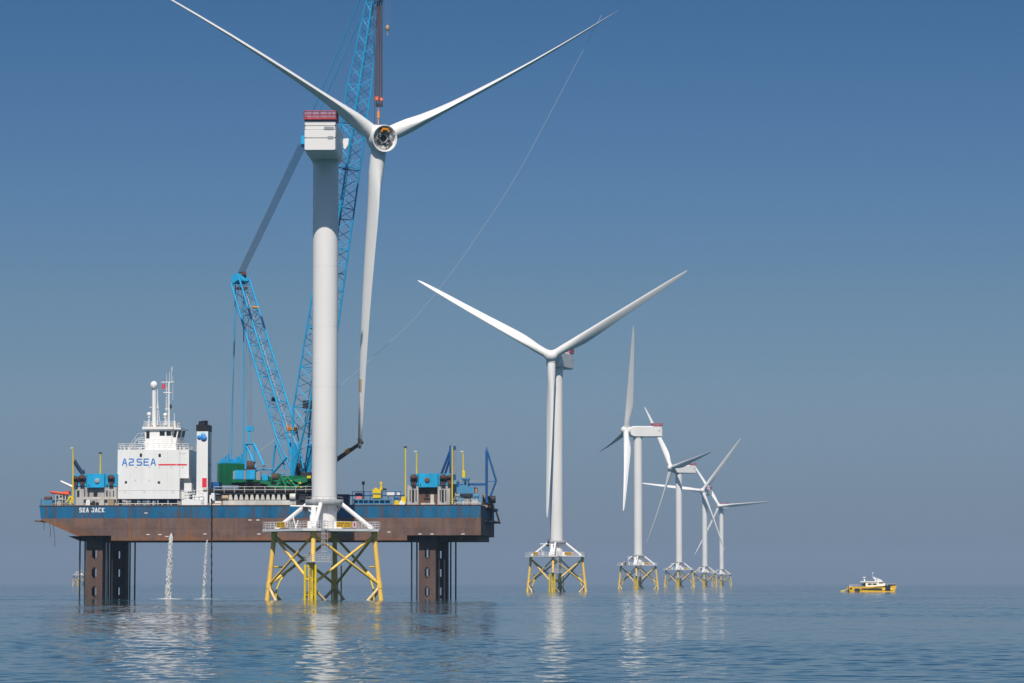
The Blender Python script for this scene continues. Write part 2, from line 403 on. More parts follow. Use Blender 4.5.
def boards_fn():
    P = deck_poly(12.36); mb = MB(); W = MB()
    # corner order: i=3 front; edges left(2)->front(3), front(3)->right(0)
    return P
def edge_pt(side, t, out=0.0):
    P = deck_poly(12.58)
    A, B = (P[5], P[6]) if side == 'l' else (P[7], P[0])
    d = (B-A).normalized(); nrm = Vector((d.y, -d.x, 0)); return A.lerp(B, t) + nrm*out, d, nrm
def board_fn(side, t, wd, ht, z=14.15, th=.05):
    def fn():
        q, d, n = edge_pt(side, t); mb = MB(); a = q - d*wd/2; b = q + d*wd/2
        for (lo, hi) in ((0, 1),):
            A0 = a+Vector((0,0,z)); B0 = b+Vector((0,0,z))
            p = [A0, B0, B0+n*th, A0+n*th]; mb.prism([(i,0) for i in range(4)], lambda i, _: p[i], lambda i, _: p[i]+Vector((0,0,ht)))
        return mb
    return fn
def board_text_fn(side, t, wd, ht, g, z=14.15, seed=3):
    def fn():                              # two plates of short dark characters, too small to read
        q, d, n = edge_pt(side, t, .055); mb = MB(); r2 = random.Random(seed); half = wd/2
        for _ in range(1):
            x = -half + g*half + .12
            for row in range(2):
                xx = x; zz = z + ht*(.56 if row == 0 else .16)
                while xx < -half + (g+1)*half - .28:
                    cw = r2.uniform(.20,.30)
                    A = q + d*xx + Vector((0,0,zz)); B = q + d*(xx+cw) + Vector((0,0,zz)); H = Vector((0,0,ht*.28))
                    s = .09
                    mb.face([A, A+d*s, A+d*s+H, A+H])
                    if r2.random() < .8: mb.face([A+H-Vector((0,0,s)), B+H-Vector((0,0,s)), B+H, A+H])
                    if r2.random() < .6: mb.face([B-d*s, B, B+H, B-d*s+H])
                    if r2.random() < .6: mb.face([A, B, B+Vector((0,0,s)), A+Vector((0,0,s))])
                    xx += cw + .06
        return mb
    return fn
def ladder_fn():
    mb = MB(); q, d, n = edge_pt('r', .10, .35)
    for s in (-.35, .35): mb.tube(q+d*s+Vector((0,0,7.4)), q+d*s+Vector((0,0,15.7)), .06, n=5)
    for k in range(26): mb.tube(q-d*.35+Vector((0,0,7.6+k*.31)), q+d*.35+Vector((0,0,7.6+k*.31)), .035, n=4)
    for k in range(8):
        z = 9.4+k*.85; c = [q-d*.5, q-d*.5+n*.7, q+d*.5+n*.7, q+d*.5]; mb.path([p+Vector((0,0,z)) for p in c], .04, 4)
    for s in (-.5, .5): mb.tube(q+d*s+n*.7+Vector((0,0,9.4)), q+d*s+n*.7+Vector((0,0,15.4)), .04, n=4)
    return mb
def landplat_fn():
    mb = MB(); q, d, n = edge_pt('r', .10, .2); c = q - d*.9
    P = [c-d*2.3-n*1.6, c+d*2.3-n*1.6, c+d*2.3+n*1.0, c-d*2.3+n*1.0]; P = [Vector((p.x,p.y,7.35)) for p in P]
    mb.prism([(i,0) for i in range(4)], lambda i, _: P[i], lambda i, _: P[i]+Vector((0,0,.22)))
    mb.rail([p+Vector((0,0,.22)) for p in P]+[P[0]+Vector((0,0,.22))], 1.3, .045, .55, 3); return mb
def tp_fn():
    mb = MB(); mb.lathe([(2.45,13.9),(2.45,18.6)], 32)
    for k in range(8):
        a = k*math.pi/4+.3; mb.tube(pol(2.5,a,17.2), pol(3.5,a,18.6), .09, n=5)
    return mb
def flange_fn():
    mb = MB(); mb.lathe([(2.5,18.55),(3.75,18.6),(3.75,19.75),(2.5,19.8)], 32, caps=False)
    mb.rail([pol(3.7, k*math.pi/8, 19.75) for k in range(17)], .5, .03, 2, 1); return mb
def strut_fn(i):
    def fn():
        a = ALPHA + i*math.pi/2; mb = MB()
        mb.tube(pol(3.3,a,19.0), pol(9.7,a,13.95), .43, .40, 12); mb.tube(pol(9.2,a,13.96), pol(9.6,a,14.6), .62, .45, 10); return mb
    return fn
def tower_fn(top=87.0):
    mb = MB(); zs = [19.8, 30, 42, 54, 66, 78, top]
    for i in range(len(zs)-1):
        r0 = 2.5 + .04*i/6; r1 = 2.5 + .04*(i+1)/6
        mb.lathe([(r0, zs[i]), (r1, zs[i+1])], 48, caps=False)
        if i: mb.lathe([(r0+.012, zs[i]-.06), (r0+.012, zs[i]+.06)], 48, caps=False)
    mb.lathe([(2.55,19.8),(2.55,20.1)], 48); mb.lathe([(2.54,top),(2.7,top+.15),(2.7,top+.55)], 32); return mb
def davit_fn():
    mb = MB(); q = Vector((-1.9,-3.6,13.95))
    mb.lathe([(.75,0),(.75,2.6),(.55,2.9),(.5,4.2),(.3,4.6)], 14, q); mb.box(q+Vector((-1.1,-.8,.1)), q+Vector((.6,.8,1.5)))
    top = q+Vector((0,0,4.4)); mb.tube(top+Vector((1.6,0,-.1)), top+Vector((-4.6,0,.1)), .22, .14, 8)
    mb.tube(q+Vector((0,0,3)), top+Vector((-2,0,0)), .12, n=6)
    return mb
def cabinet_fn():
    q = Vector((-1.9,-3.6,13.95)); return MB().box(q+Vector((4.0,.6,0)), q+Vector((5.6,2,1.5)))
def standpipe_fn():
    q = Vector((-1.9,-3.6,13.95)); mb = MB(); mb.tube(q+Vector((-3.4,0,0)), q+Vector((-4.1,0,2.6)), .14, n=6); mb.tube(q+Vector((-3.5,.02,.2)), q+Vector((-3.0,.1,1.7)), .12, n=6); return mb
def davithook_fn():
    q = Vector((-1.9,-3.6,13.95)); mb = MB(); mb.box(q+Vector((-2.1,-.35,3.55)), q+Vector((-1.0,.35,4.25))); mb.tube(q+Vector((-1.55,0,4.3)), q+Vector((-1.55,0,3.2)), .09, n=5); return mb

def nacelle_fn():                         # local: nose to -Y, z from the tower top
    mb = MB(); secs = []
    def sec(y, hw, z0, z1, ch): return [Vector(p) for p in ((-hw+ch,y,z0),(hw-ch,y,z0),(hw,y,z0+ch),(hw,y,z1-ch),(hw-ch,y,z1),(-hw+ch,y,z1),(-hw,y,z1-ch),(-hw,y,z0+ch))]
    S = [sec(-4.7,2.35,.9,5.5,1.0), sec(-3.9,2.95,.35,6.1,.7), sec(-2.5,3.1,.05,6.35,.45), sec(8,3.1,.05,6.35,.45), sec(13.0,3.08,.12,6.35,.42), sec(13.35,2.9,.4,6.2,.4)]
    for A, B in zip(S[:-1], S[1:]):
        for i in range(8):
            j = (i+1) % 8; mb.face([A[i], A[j], B[j], B[i]][::-1])
    mb.face(S[0][::-1]); mb.face(S[-1])
    return mb
def nacelle_rear_fn():
    mb = MB(); y = 13.36
    
    def slab(hw, z0, z1, d, c=.16):
        P = [(-hw+c,z0),(hw-c,z0),(hw,z0+c),(hw,z1-c),(hw-c,z1),(-hw+c,z1),(-hw,z1-c),(-hw,z0+c)]
        A = [Vector((x,y-.1,z)) for x, z in P]; B = [Vector((x,y+d*.55,z)) for x, z in P]; C = [Vector((x*.985,y+d,(z-(z0+z1)/2)*.88+(z0+z1)/2)) for x, z in P]
        for U, W_ in ((A,B),(B,C)):
            for q in range(8): r_ = (q+1) % 8; mb.face([U[q],U[r_],W_[r_],W_[q]])
        mb.face(C[::-1])
    slab(3.02,.35,2.75,.42); slab(3.04,2.82,4.40,.44); slab(2.95,4.47,5.22,.26); slab(3.02,5.26,6.2,.3); return mb
VENTS = [((-2.6,13.56,2.6),(-1.5,13.85,3.15)), ((-2.7,13.56,4.45),(-.8,13.85,5.05)), ((-3.125,11.6,3.4),(-3.10,12.6,4.0)), ((3.10,11.6,3.4),(3.125,12.6,4.0))]
def heli_floor_fn():
    mb = MB(); mb.box((-3.1,8.4,6.40),(3.1,14.0,6.62)); return mb
def heli_rail_fn():
    mb = MB(); P = [(-3.1,8.4,6.62),(3.1,8.4,6.62),(3.1,14.0,6.62),(-3.1,14.0,6.62),(-3.1,8.4,6.62)]
    mb.rail(P, 1.45, .10, 1.6, 2, .10)
    mb.box((-3.2,14.01,6.42),(3.2,14.1,6.8)); mb.box((-3.19,8.4,6.42),(-3.11,14.0,6.75)); mb.box((3.11,8.4,6.42),(3.19,14.0,6.75)); return mb
def heli_net_fn():
    mb = MB()
    for y in (8.42, 13.98):
        k = -3.05
        while k < 2.95: mb.box((k,y-.015,6.95),(k+.16,y+.015,7.95)); k += .22
    for x in (-3.08, 3.08):
        k = 8.5
        while k < 13.8: mb.box((x-.015,k,6.95),(x+.015,k+.16,7.95)); k += .22
    return mb
def hub_fn():                             # axis -Y = nose, z up
    mb = MB()
    prof = [(2.25,-2.0),(2.35,-1.0),(2.35,.8),(2.2,1.5),(1.75,2.3),(1.0,2.9),(.45,3.1),(.001,3.15)]
    mb.lathe(prof, 32, axis='y', caps=False)
    mb.lathe([(.001,-2.01),(2.25,-2.0)], 32, axis='y', caps=False)
    for k in range(3):
        m = Matrix.Rotation(R(120*k), 4, 'Y'); mb.lathe([(1.78,.8),(1.78,2.35),(1.68,2.5)], 24, m=m, caps=True)
    return mb
def hubdet_fn():
    mb = MB(); mb.lathe([(2.0,-2.02),(2.0,-3.2)], 24, axis='y', caps=False); return mb
def blade_fn(prebend=2.6):
    def fn():
        st = [(2.45,3.2,1.0,14),(4.5,3.2,1.0,14),(7,3.45,.82,14),(10,4.0,.56,13.5),(14,4.4,.44,12),(18,4.2,.40,10),(24,3.75,.36,7.5),(31,3.2,.33,5),(39,2.65,.30,3),(47,2.15,.28,1.5),(54,1.65,.26,.5),(59,1.15,.22,0),(61.6,.7,.18,0),(62.8,.25,.2,0)]
        mb = MB(); N = 20; rings = []
        for (r, c, th, tw) in st:
            pts = []; round_ = max(0, min(1, (th-.4)/.6)); off = -prebend*((r-2.45)/60.5)**2
            for i in range(N):
                t = 2*math.pi*i/N
                cx, cy = .5*math.cos(t), .5*math.sin(t)*1.0
                u = (1-math.cos(t))/2; yt = 5*(.2969*math.sqrt(u)-.126*u-.3516*u*u+.2843*u**3-.1036*u**4)
                ax = u - .30; ay = yt*th*(1 if t < math.pi else -.75)
                bx = cx*1.0; by = cy*1.0
                x = (bx*-1*round_ + ax*(1-round_))*c; y = (by*round_ + ay*(1-round_))*c
                a = R(tw); pts.append((x*math.cos(a)-y*math.sin(a), x*math.sin(a)+y*math.cos(a)+off, r))
            rings.append(pts)
        b0 = 0
        for p in rings: mb.v += p
        for k in range(len(rings)-1):
            for i in range(N):
                j = (i+1) % N; mb.f.append((k*N+i, k*N+j, (k+1)*N+j, (k+1)*N+i)); mb.sm.append(True)
        mb.face(rings[-1]); mb.lathe([(1.66,2.4),(1.66,2.62)], 24, caps=False)
        return mb
    return fn

def turbine(px, D, label, yaw=None, phase=0, pitch=0, cone=1.5, rotor=True, small=False, name='wind_turbine', group='wind turbines standing in a row in the sea', tower=True, loc=None, top=87.0):
    t = thing(name, label, 'wind turbine' if tower else 'foundation', loc or (xat(px, D), D, 0), group)
    for i in range(4): child('jacket_leg', cached('jacket_leg%d' % i, legs_fn(i), M['yellow']), t)
    for i in range(4):
        child('cross_brace', cached('brace_x%d' % i, brace_fn(i,'x'), M['yellow']), t); child('lower_brace', cached('brace_k%d' % i, brace_fn(i,'k'), M['pale']), t)
    child('boat_landing', cached('landing', landing_fn, M['byellow']), t); child('cable_pipe', cached('pipes', pipes_fn, M['yellow']), t)
    child('cable_pipe', cached('spl', side_pipe_fn(2, -1), M['byellow']), t); child('cable_pipe', cached('spr', side_pipe_fn(0, 1), M['byellow']), t)
    d = child('deck', cached('deck', deck_fn, M['deck']), t); child('railing', cached('deckrail', deckrail_fn, M['deck']), d)
    for side, tt, wd, sd_ in (('l', .465, 2.9, 3), ('r', .435, 3.5, 5)):
        b = child('sign_board', cached('sign'+side, board_fn(side, tt, wd, 1.1), M['sign']), t)
        for g in (0, 1): child('lettering', cached('signtxt%s%d' % (side, g), board_text_fn(side, tt, wd, 1.1, g, seed=sd_+g), M['brownink']), b)
    for side, tt in (('l', .61), ('r', .60)):
        b = child('warning_sign', cached('wsign'+side, board_fn(side, tt, .85, 1.1), M['ship']), t)
        q, dd, nn = edge_pt(side, tt, .055)
        def fn(q=q, dd=dd):
            mb = MB(); A = q+Vector((0,0,14.35)); s = .22
            if side == 'l': mb.face([A-dd*.08, A+dd*.08, A+dd*.08+Vector((0,0,.5)), A-dd*.08+Vector((0,0,.5))]); mb.face([A-dd*s+Vector((0,0,.5)), A+dd*s+Vector((0,0,.5)), A+dd*s+Vector((0,0,.68)), A-dd*s+Vector((0,0,.68))])
            else: mb.face([A-dd*s, A+dd*s, A+dd*s+Vector((0,0,.75)), A-dd*s+Vector((0,0,.75))])
            return mb
        child('symbol', cached('wsym'+side, fn, M['redline']), b)
    child('ladder', cached('ladder', ladder_fn, M['lgrey']), t); child('landing_platform', cached('landplat', landplat_fn, M['lgrey']), t)
    child('transition_piece', cached('tp', tp_fn, M['white']), t); child('flange', cached('flange', flange_fn, M['mgrey']), t)
    for i in range(4): child('strut', cached('strut%d' % i, strut_fn(i), M['white']), t)
    cr = child('davit_crane', cached('davit', davit_fn, M['ship']), t); child('hook', cached('davithook', davithook_fn, M['dark']), cr)
    child('cabinet', cached('cabinet', cabinet_fn, M['ship']), t); child('standpipe', cached('standpipe', standpipe_fn, M['ship']), t)
    if not tower: return t
    child('tower', cached('tower%g' % top, lambda: tower_fn(top), M['white']), t)
    yr = Matrix.Rotation(yaw, 4, 'Z')
    n = child('nacelle', cached('nacelle', nacelle_fn, M['white']), t, Matrix.Translation((0,0,top+.55)) @ yr)
    child('rear_panel', cached('nacrear', nacelle_rear_fn, M['white']), n); [child('vent', cached('nacvent%d' % q, lambda: MB().box(*VENTS[q]), M['mgrey']), n) for q in range(4)]
    h = child('helicopter_platform', cached('helif', heli_floor_fn, M['fadedred']), t, Matrix.Translation((0,0,top+.55)) @ yr)
    child('railing', cached('helir', heli_rail_fn, M['fadedred']), h); child('netting', cached('helin', heli_net_fn, M['pinknet']), h)
    if rotor:
        hb = child('hub', cached('hub', hub_fn, M['white']), t, Matrix.Translation((0,0,top+4.0)) @ yr @ Matrix.Rotation(R(-5),4,'X') @ Matrix.Translation((0,-6.9,0)) @ Matrix.Rotation(phase,4,'Y'))
        child('shaft_cover', cached('hubdet', hubdet_fn, M['mgrey']), hb)
        for k in range(3):
            child('blade', cached('blade', blade_fn(), M['blade']), hb, Matrix.Rotation(R(120*k),4,'Y') @ Matrix.Rotation(R(cone),4,'X') @ Matrix.Rotation(pitch,4,'Z'))
    else:
        child('rotor_bearing', cached('bearing', lambda: MB().lathe([(2.2,4.6),(2.2,5.6),(1.8,5.7)], 24, axis='y'), M['ship']), t, Matrix.Translation((0,0,top+3.9)) @ yr @ Matrix.Rotation(R(-5),4,'X'))
    return t
D1, DS = 632.0, 609.0
turbine(324.0, D1, 'white turbine tower still without its rotor, in front of the jack-up barge', yaw=R(178.5), rotor=False, top=86.4)
t1o = bpy.data.objects['wind_turbine']; ORG[t1o.name] = Vector(t1o.location)
pp = [at(px_, py_, D1+4) for px_, py_ in ((343.2,138.6),(348.8,138.3),(348.2,144.5),(345.2,149.2),(343.0,147.5))]
mb = MB(); mb.prism([(i,0) for i in range(5)], lambda i,_: pp[i], lambda i,_: pp[i]+Vector((0,.5,0))); mb.tube(pp[0].lerp(pp[3],.4)+Vector((0,.25,0)), Vector((t1o.location.x+2.6, D1+4.2, pp[0].z-.6)), .25, n=8)
part('bearing_cover', mb, M['ship'], t1o)
turbine(556.6, D1+DS, 'complete turbine nearest the barge, three blades spread, seen almost face on', yaw=R(-17), phase=R(58.5), pitch=R(25), cone=0, top=86.2)
turbine(638.3, D1+2*DS, 'turbine seen side on, one blade up and nacelle pointing left', yaw=R(-82), phase=R(18), pitch=R(70), cone=3.5)
turbine(679.2, D1+3*DS, 'turbine with one grey blade reaching right across its nacelle with red platform', yaw=R(-61), phase=R(80), pitch=R(20), cone=1.5)
turbine(705.0, D1+4*DS, 'second farthest turbine, one blade raised steeply to upper right', yaw=R(-21), phase=R(36), pitch=R(30), cone=0)
turbine(721.7, D1+5*DS, 'farthest and smallest turbine, one blade pointing level to the right', yaw=R(-24), phase=R(85), pitch=R(30), cone=0)
turbine(81, 4150, 'tiny far-off yellow jacket foundation with no tower, beside the left barge leg', tower=False, name='jacket_foundation', group=None)

# ------------------------------------------------------------------ jack-up barge
BETA = R(4.5)
AX = Vector((math.cos(BETA), -math.sin(BETA), 0)); NV = Vector((math.sin(BETA), math.cos(BETA), 0))
BD = 664.0; ZD = 19.5
BO = Vector((xat(480.8, BD), BD, ZD))
def bl(px, py, v):                        # picture position -> (along, depth, height) on the barge, v metres behind its front side
    d = ray(px, py); t = (v - (CAM-BO).dot(NV)) / d.dot(NV); P = CAM + d*t - BO
    return Vector((P.dot(AX), v, P.z + ZD))
def bw(p): return BO + AX*p[0] + NV*p[1] + Vector((0,0,p[2]-ZD))
BM = Matrix.Translation(BO) @ Matrix.Rotation(-BETA,4,'Z') @ Matrix.Translation((0,0,-ZD))
barge = thing('jack_up_barge', 'blue and rust brown jack-up barge with white deckhouse, raised above the sea on legs', 'barge', BO, rotz=-BETA)
ORG[barge.name] = Vector((0,0,ZD))       # parts are written in the barge's own frame, heights from the sea
def bp(name, mb, mat, parent=None, label=None): return part(name, mb, M[mat] if isinstance(mat, str) else mat, parent or barge, label)
def pbox(mb, x0, y0, x1, y1, v, depth):   # box whose front face fills that picture rectangle
    a = bl(x0, y1, v); b = bl(x1, y0, v); mb.box((a.x, v, a.z), (b.x, v+depth, b.z)); return mb
def bthing(name, label, cat, px, py, v, group=None):
    q = bl(px, py, v); o = thing(name, label, cat, bw(q), group, -BETA); ORG[o.name] = Vector(q); return o
def bsingle(name, mb, mat, label, cat, px, py, v, group=None):
    q = bl(px, py, v); o = bpy.data.objects.new(name, mb.mesh(name, M[mat], q)); col.objects.link(o)
    o.location = bw(q); o.rotation_euler = (0,0,-BETA); o['label'] = label; o['category'] = cat
    if group: o['group'] = group
    ORG[o.name] = Vector(q); return o

LX = bl(39.3, 505.5, 0).x                  # bow
Z1 = 16.85; ZB = bl(300, 540.4, 0).z; ZC = bl(300, 535.4, 0).z
hull = MB(); xs = bl(76.5, 535.6, 0).x; lip = bl(41, 520, 0)
prof = [(LX, ZD), (lip.x, lip.z), (xs, ZC), (0, ZC), (0, ZD)]
hull.prism(prof, lambda x, z: (x, 0, z), lambda x, z: (x, 33, z))
ka, kb, kc, kd = bl(111, 540, 0).x, bl(407, 540, 0).x, bl(76.5, 540, 8).x, bl(492.0, 540, 33).x
hull.box((ka, .003, ZB), (kb, 32.9, ZC+.02))
hull.prism([(kc-1.6, ZC+.02), (kc+1.0, ZB-.003), (kd-.6, ZB-.003), (kd-.6, ZC+.02)], lambda x, z: (x, 7, z), lambda x, z: (x, 32.8, z))
H = bp('hull', hull, 'hull')
mb = MB(); mb.box((LX-1.0, .2, lip.z-.35), (lip.x+1.2, 32, lip.z-.05)); mb.box((LX+.02, -.10, ZD-.06), (.05, -.003, ZD+.10)); bp('rubbing_strake', mb, 'rustbrown', H)
mb = MB()
for px, py in ((167,536.5),(160,534.5),(148,534.5),(205,534),(250,520),(259,534),(258,520),(389,532),(420,534),(432,534),(463,534),(146,513)):
    q = bl(px, py, -.01); mb.box((q.x-.35,-.04,q.z-.08),(q.x+.35,-.004,q.z+.08))
bp('draft_marks', mb, 'ship', H)
mb = MB(); q = bl(171.5, 533.5, 0); mb.lathe([(.42,0),(.42,.4)], 14, (q.x, 0, q.z), axis='y'); bp('discharge_outlet', mb, 'rustbrown', H)
GLY = {'A':[[(0,0),(.42,1),(.58,1),(1,0)],[(.2,.34),(.8,.34)]],'2':[[(.04,1),(.85,1),(1,.85),(1,.66),(.85,.52),(.15,.42),(0,.3),(0,0),(1,0)]],
 'S':[[(1,1),(.15,1),(0,.86),(0,.66),(.15,.53),(.85,.48),(1,.35),(1,.14),(.85,0),(0,0)]],'E':[[(1,1),(0,1),(0,0),(1,0)],[(0,.51),(.9,.51)]],
 'J':[[(.25,1),(1,1),(1,.16),(.82,0),(.15,0),(0,.16),(0,.28)]],'C':[[(1,1),(.15,1),(0,.85),(0,.15),(.15,0),(1,0)]],'K':[[(0,0),(0,1)],[(1,1),(.06,.5),(1,0)]]}
def btext(name, body, x0, y0, x1, y1, v, mat, parent, sw=.13, gap=.32, space=.75):
    a = bl(x0, y1, v); b = bl(x1, y0, v); W, Hh = b.x-a.x, b.z-a.z
    tot = sum(space if ch == ' ' else 1 for ch in body) + gap*(len(body)-1); u = W/tot; t = sw*Hh; mb = MB(); x = a.x
    for ch in body:
        if ch == ' ': x += (space+gap)*u; continue
        for k, pl in enumerate(GLY[ch]):
            P = [Vector((x + t/2 + p[0]*(u-t), v, a.z + t/2 + p[1]*(Hh-t))) for p in pl]
            for i in range(len(P)-1):
                d = (P[i+1]-P[i]).normalized(); n_ = Vector((-d.z, 0, d.x))*t/2; e = d*t*.5; dy = Vector((0, -.012-.004*((i+k) % 3), 0)); q = [P[i]-e-n_, P[i+1]+e-n_, P[i+1]+e+n_, P[i]-e+n_]
                mb.prism([(j, 0) for j in range(4)], lambda j, _: q[j]+dy, lambda j, _: q[j]+Vector((0,.02,0)))
        x += (1+gap)*u
    return part(name, mb, M[mat], parent)
btext('ship_name', 'SEA JACK', 79.3, 507.8, 104.4, 512.4, -.035, 'ship', H, .19, .30, .5)

# legs: square tubes with slots
def barge_leg(cx, cv):
    mb = MB(); w_ = 1.75; th = .3; z0, z1 = -6, ZD - .02; sw = .50
    pit = 3.95; zs = []
    z = bl(95, 553.8, 2.5).z - 3*pit
    while z < z1 - 3: zs.append(z); z += pit
    for fv in (-w_, w_-th):
        for (a, b) in ((-w_, -sw), (sw, w_)): mb.box((cx+a, cv+fv, z0), (cx+b, cv+fv+th, z1))
        e = z0
        for z in zs + [z1+3]:
            lo = z-1.12; 
            mb.box((cx-sw+.001, cv+fv+.002, e), (cx+sw-.001, cv+fv+th-.002, min(lo, z1)))
            if z + 1.12 > z1: break
            for s in (-1, 1):            # rounded slot ends
                for k, o_ in ((0,.30),(1,.16)):
                    mb.box((cx-sw, cv+fv+.004, (lo if s < 0 else z+1.12)+(-s)*0 + (0 if s < 0 else -.16*(2-k))), (cx-sw+o_, cv+fv+th-.004, (lo+.16*(2-k) if s < 0 else z+1.12)))
                    mb.box((cx+sw-o_, cv+fv+.004, (lo if s < 0 else z+1.12-.16*(2-k))), (cx+sw, cv+fv+th-.004, (lo+.16*(2-k) if s < 0 else z+1.12)))
            e = z + 1.12
    for sx in (-w_, w_-th): mb.box((cx+sx+.003, cv-w_+th, z0), (cx+sx+th-.003, cv+w_-th, z1))
    lg = bp('barge_leg', mb, 'leg')
    for s in (-1, 1):
        for r_ in (2.35, 3.45): bp('guide_pipe', MB().tube((cx+s*r_, cv, -5), (cx+s*r_, cv, ZC+.5), .17, n=8), 'dark', lg)
    return lg
lfx = bl(94.2, 570, 2.5).x; rfx = bl(427.2, 570, 2.5).x
for cx, cv in ((lfx, 4.25), (lfx, 28.7), (rfx, 4.25), (rfx, 28.7)): barge_leg(cx, cv)

# jack houses over the legs
def jack_house(left):
    if left: bx, top, mid, base, bot, x0, x1, c0, c1 = None, 474, 487.5, 486.3, 503, 74.4, 116.8, 87, 104.4
    else: top, mid, base, bot, x0, x1, c0, c1 = 473.7, 487.2, 485, 504, 407.5, 450.5, 418.5, 437.6
    v = 1.6; g = MB(); g2 = MB()
    if left:
        pbox(g, 75.8, 486.3, 87, 505.5, v, 6); pbox(g, 104.4, 486.3, 116.6, 505.5, v, 6); pbox(g, 87.05, 487.9, 104.35, 505.5, v+.5, 5)
    else:
        pbox(g, x0, 485, c0, 505.5, v, 6); pbox(g2, c1, 485, x1-.3, 505.5, v, 6); bp('jack_house', g2, 'jgrey')
    base_o = bp('jack_house', g, 'jgrey')
    if left:
        for (a, b, y0, y1) in ((84.2,85.2,489,496.5),(88,89,490.5,497),(106.2,107.6,490.3,496.4),(109.5,110.3,491.5,496.4),(113,114,490.5,497),(93.5,97,491.8,496.6),(77,79.5,490.5,497)): bp('slot', pbox(MB(), a, y0, b, y1, v-.03, .2 if a not in (93.5,) else .55), 'black', base_o)
    else:
        for (a, b, y0, y1) in ((409.6,410.6,490,501.5),(412,414.2,489.5,502.5),(415.6,416.6,490,501.5),(439.8,440.8,490,501.5),(441.6,443.8,489.5,502.5),(445.2,446.2,490,501.5)): bp('slot', pbox(MB(), a, y0, b, y1, v-.03, .2), 'black', base_o)
    if not left:
        r = MB(); pbox(r, c0+.05, 487.5, c1-.05, 505.3, v+.8, 4.5); cc = bp('jack_core', r, 'rustbrown', base_o)
        r = MB(); pbox(r, 425.5,491,428.5,497, v+.76, .2); pbox(r, 424,498,430,500, v+.76,.2); bp('opening', r, 'black', base_o)
        r = MB(); pbox(r, 430.5,494.5,434,504, v+.7,.3); pbox(r, 421,503,435,504.5, v+.5,.3); bp('locker', r, 'cream', base_o)
    b = MB(); pbox(b, x0 if left else 410, top, c0-.05, base-.05, v-.15, 5.5); pbox(b, c0, top-.3, c1, mid, v-.35, 6); pbox(b, c1+.05, top, x1, base-.05, v-.15, 5.5)
    up = bp('jack_frame', b, 'cyan', None)
    dk = MB()
    for px in (c0-.3, c1+.4): pbox(dk, px-.25, top+.5, px+.25, base-.3, v-.42, .05)
    for px, py in ((x0+2.5 if left else 411, base-2.5),(c1+2, base-2.2),(c0+1.5, mid-3)): pbox(dk, px, py, px+.9, py+1.6, v-.45, .2)
    bp('gap', dk, 'black', up)
    for px, py, r_ in (((82.4,478,.78),(111.4,478,.74),(75.9,478.6,.62)) if left else ((414,477.7,.78),(443.4,477.7,.78),(449.3,477.3,.55))):
        q = bl(px, py, v-.2); rl = MB(); rl.lathe([(r_,.05),(r_,.5),(r_*.45,.52),(r_*.45,.75),(.01,.76)], 16, (q.x, v-.2, q.z), axis='y')
        rl.box((q.x-r_*.6, v-.6, q.z-1.55), (q.x+r_*.6, v-.16, q.z-r_*.7)); bp('cable_reel', rl, 'reel', up)
    px, py = (97.2, 481) if left else (427.2, 480); q = bl(px, py, v-.36); rl = MB(); rl.lathe([(.55,.02),(.55,.12),(.3,.14)], 16, (q.x, v-.36, q.z), axis='y'); bp('hatch', rl, 'rustbrown' if not left else 'mgrey', up)
jack_house(True); jack_house(False)
# rear pair of jack houses, only their tops show between the front gear
for cx in (lfx, rfx):
    mb = MB(); mb.box((cx-3.4, 25.4, ZD), (cx+3.4, 31.9, ZD+3.6)); o = bp('jack_house', mb, 'jgrey')
    mb = MB(); mb.box((cx-3.9, 25.2, ZD+3.62), (cx+3.9, 32.1, ZD+6.0)); bp('jack_frame', mb, 'cyan', o)

# deckhouse
DV = 3.0
mb = MB(); pbox(mb, 117.3, 449.5, 179.8, 498.9, DV, 17); a = bl(179.8, 478.2, DV); b = bl(189.0, 449.5, DV); mb.box((a.x+.002, DV, a.z), (b.x, DV+17, b.z-.003))
mb.box((a.x+.002, DV+2.2, bl(0,499,DV).z), (b.x-.01, DV+17, a.z-.002))
dh = bp('deckhouse', mb, 'ship')
mb = MB()
for px in (118, 128, 138, 148, 158, 168, 178):
    q = bl(px, 499, DV+.3); mb.box((q.x-.14, DV+.3, ZD), (q.x+.14, DV+.6, q.z+.01)); mb.box((q.x-.14, DV+15, ZD), (q.x+.14, DV+15.3, q.z+.01))
pbox(mb, 118, 502.3, 179, 503.2, DV+2, .3); bp('support_post', mb, 'mgrey', dh)
mb = MB(); pbox(mb, 156, 500.5, 180, 505.5, DV+4, 4); pbox(mb, 163, 499.5, 172, 505.5, DV+3, 1); bp('storage_locker', mb, 'lblue')
def port(px, py, w_, h_, parent, mat='glass', v=DV, frame=True):
    m_ = MB(); pbox(m_, px-w_/2, py-h_/2, px+w_/2, py+h_/2, v-.02, .06); o = bp('window', m_, mat, parent); return o
for px, py, w_, h_ in ((140.9,455.2,2.4,3.4),(159.7,455.4,2.4,3.4),(125.9,482.3,2.2,2.4),(158.9,482.5,2.4,2.4)): port(px, py, w_, h_, dh)
M['cover'] = paint('window_cover', (.62,.63,.62), .4, .05)
for px, py in ((126.5,466.8),(136,467.2),(149.3,467.2),(159.4,467.2),(171.4,467.2),(182.6,467.2),(135.4,480.3),(149.3,480.3),(125,492),(144.5,492),(173,492)): port(px, py, 2.0, 1.6, dh, 'cover')
mb = MB(); pbox(mb, 118, 490.1, 179.5, 490.5, DV-.03, .05); pbox(mb, 179, 453, 186, 453.5, DV-.03,.05)
for px in (129.8, 142.3, 154.8, 167.3): pbox(mb, px, 450.2, px+.14, 498.6, DV-.012, .02)
bp('weld_seam', mb, 'cover', dh)
btext('company_name', 'A2', 122, 458.4, 133.9, 465.5, DV-.035, 'txtblue', dh, .155, .27)
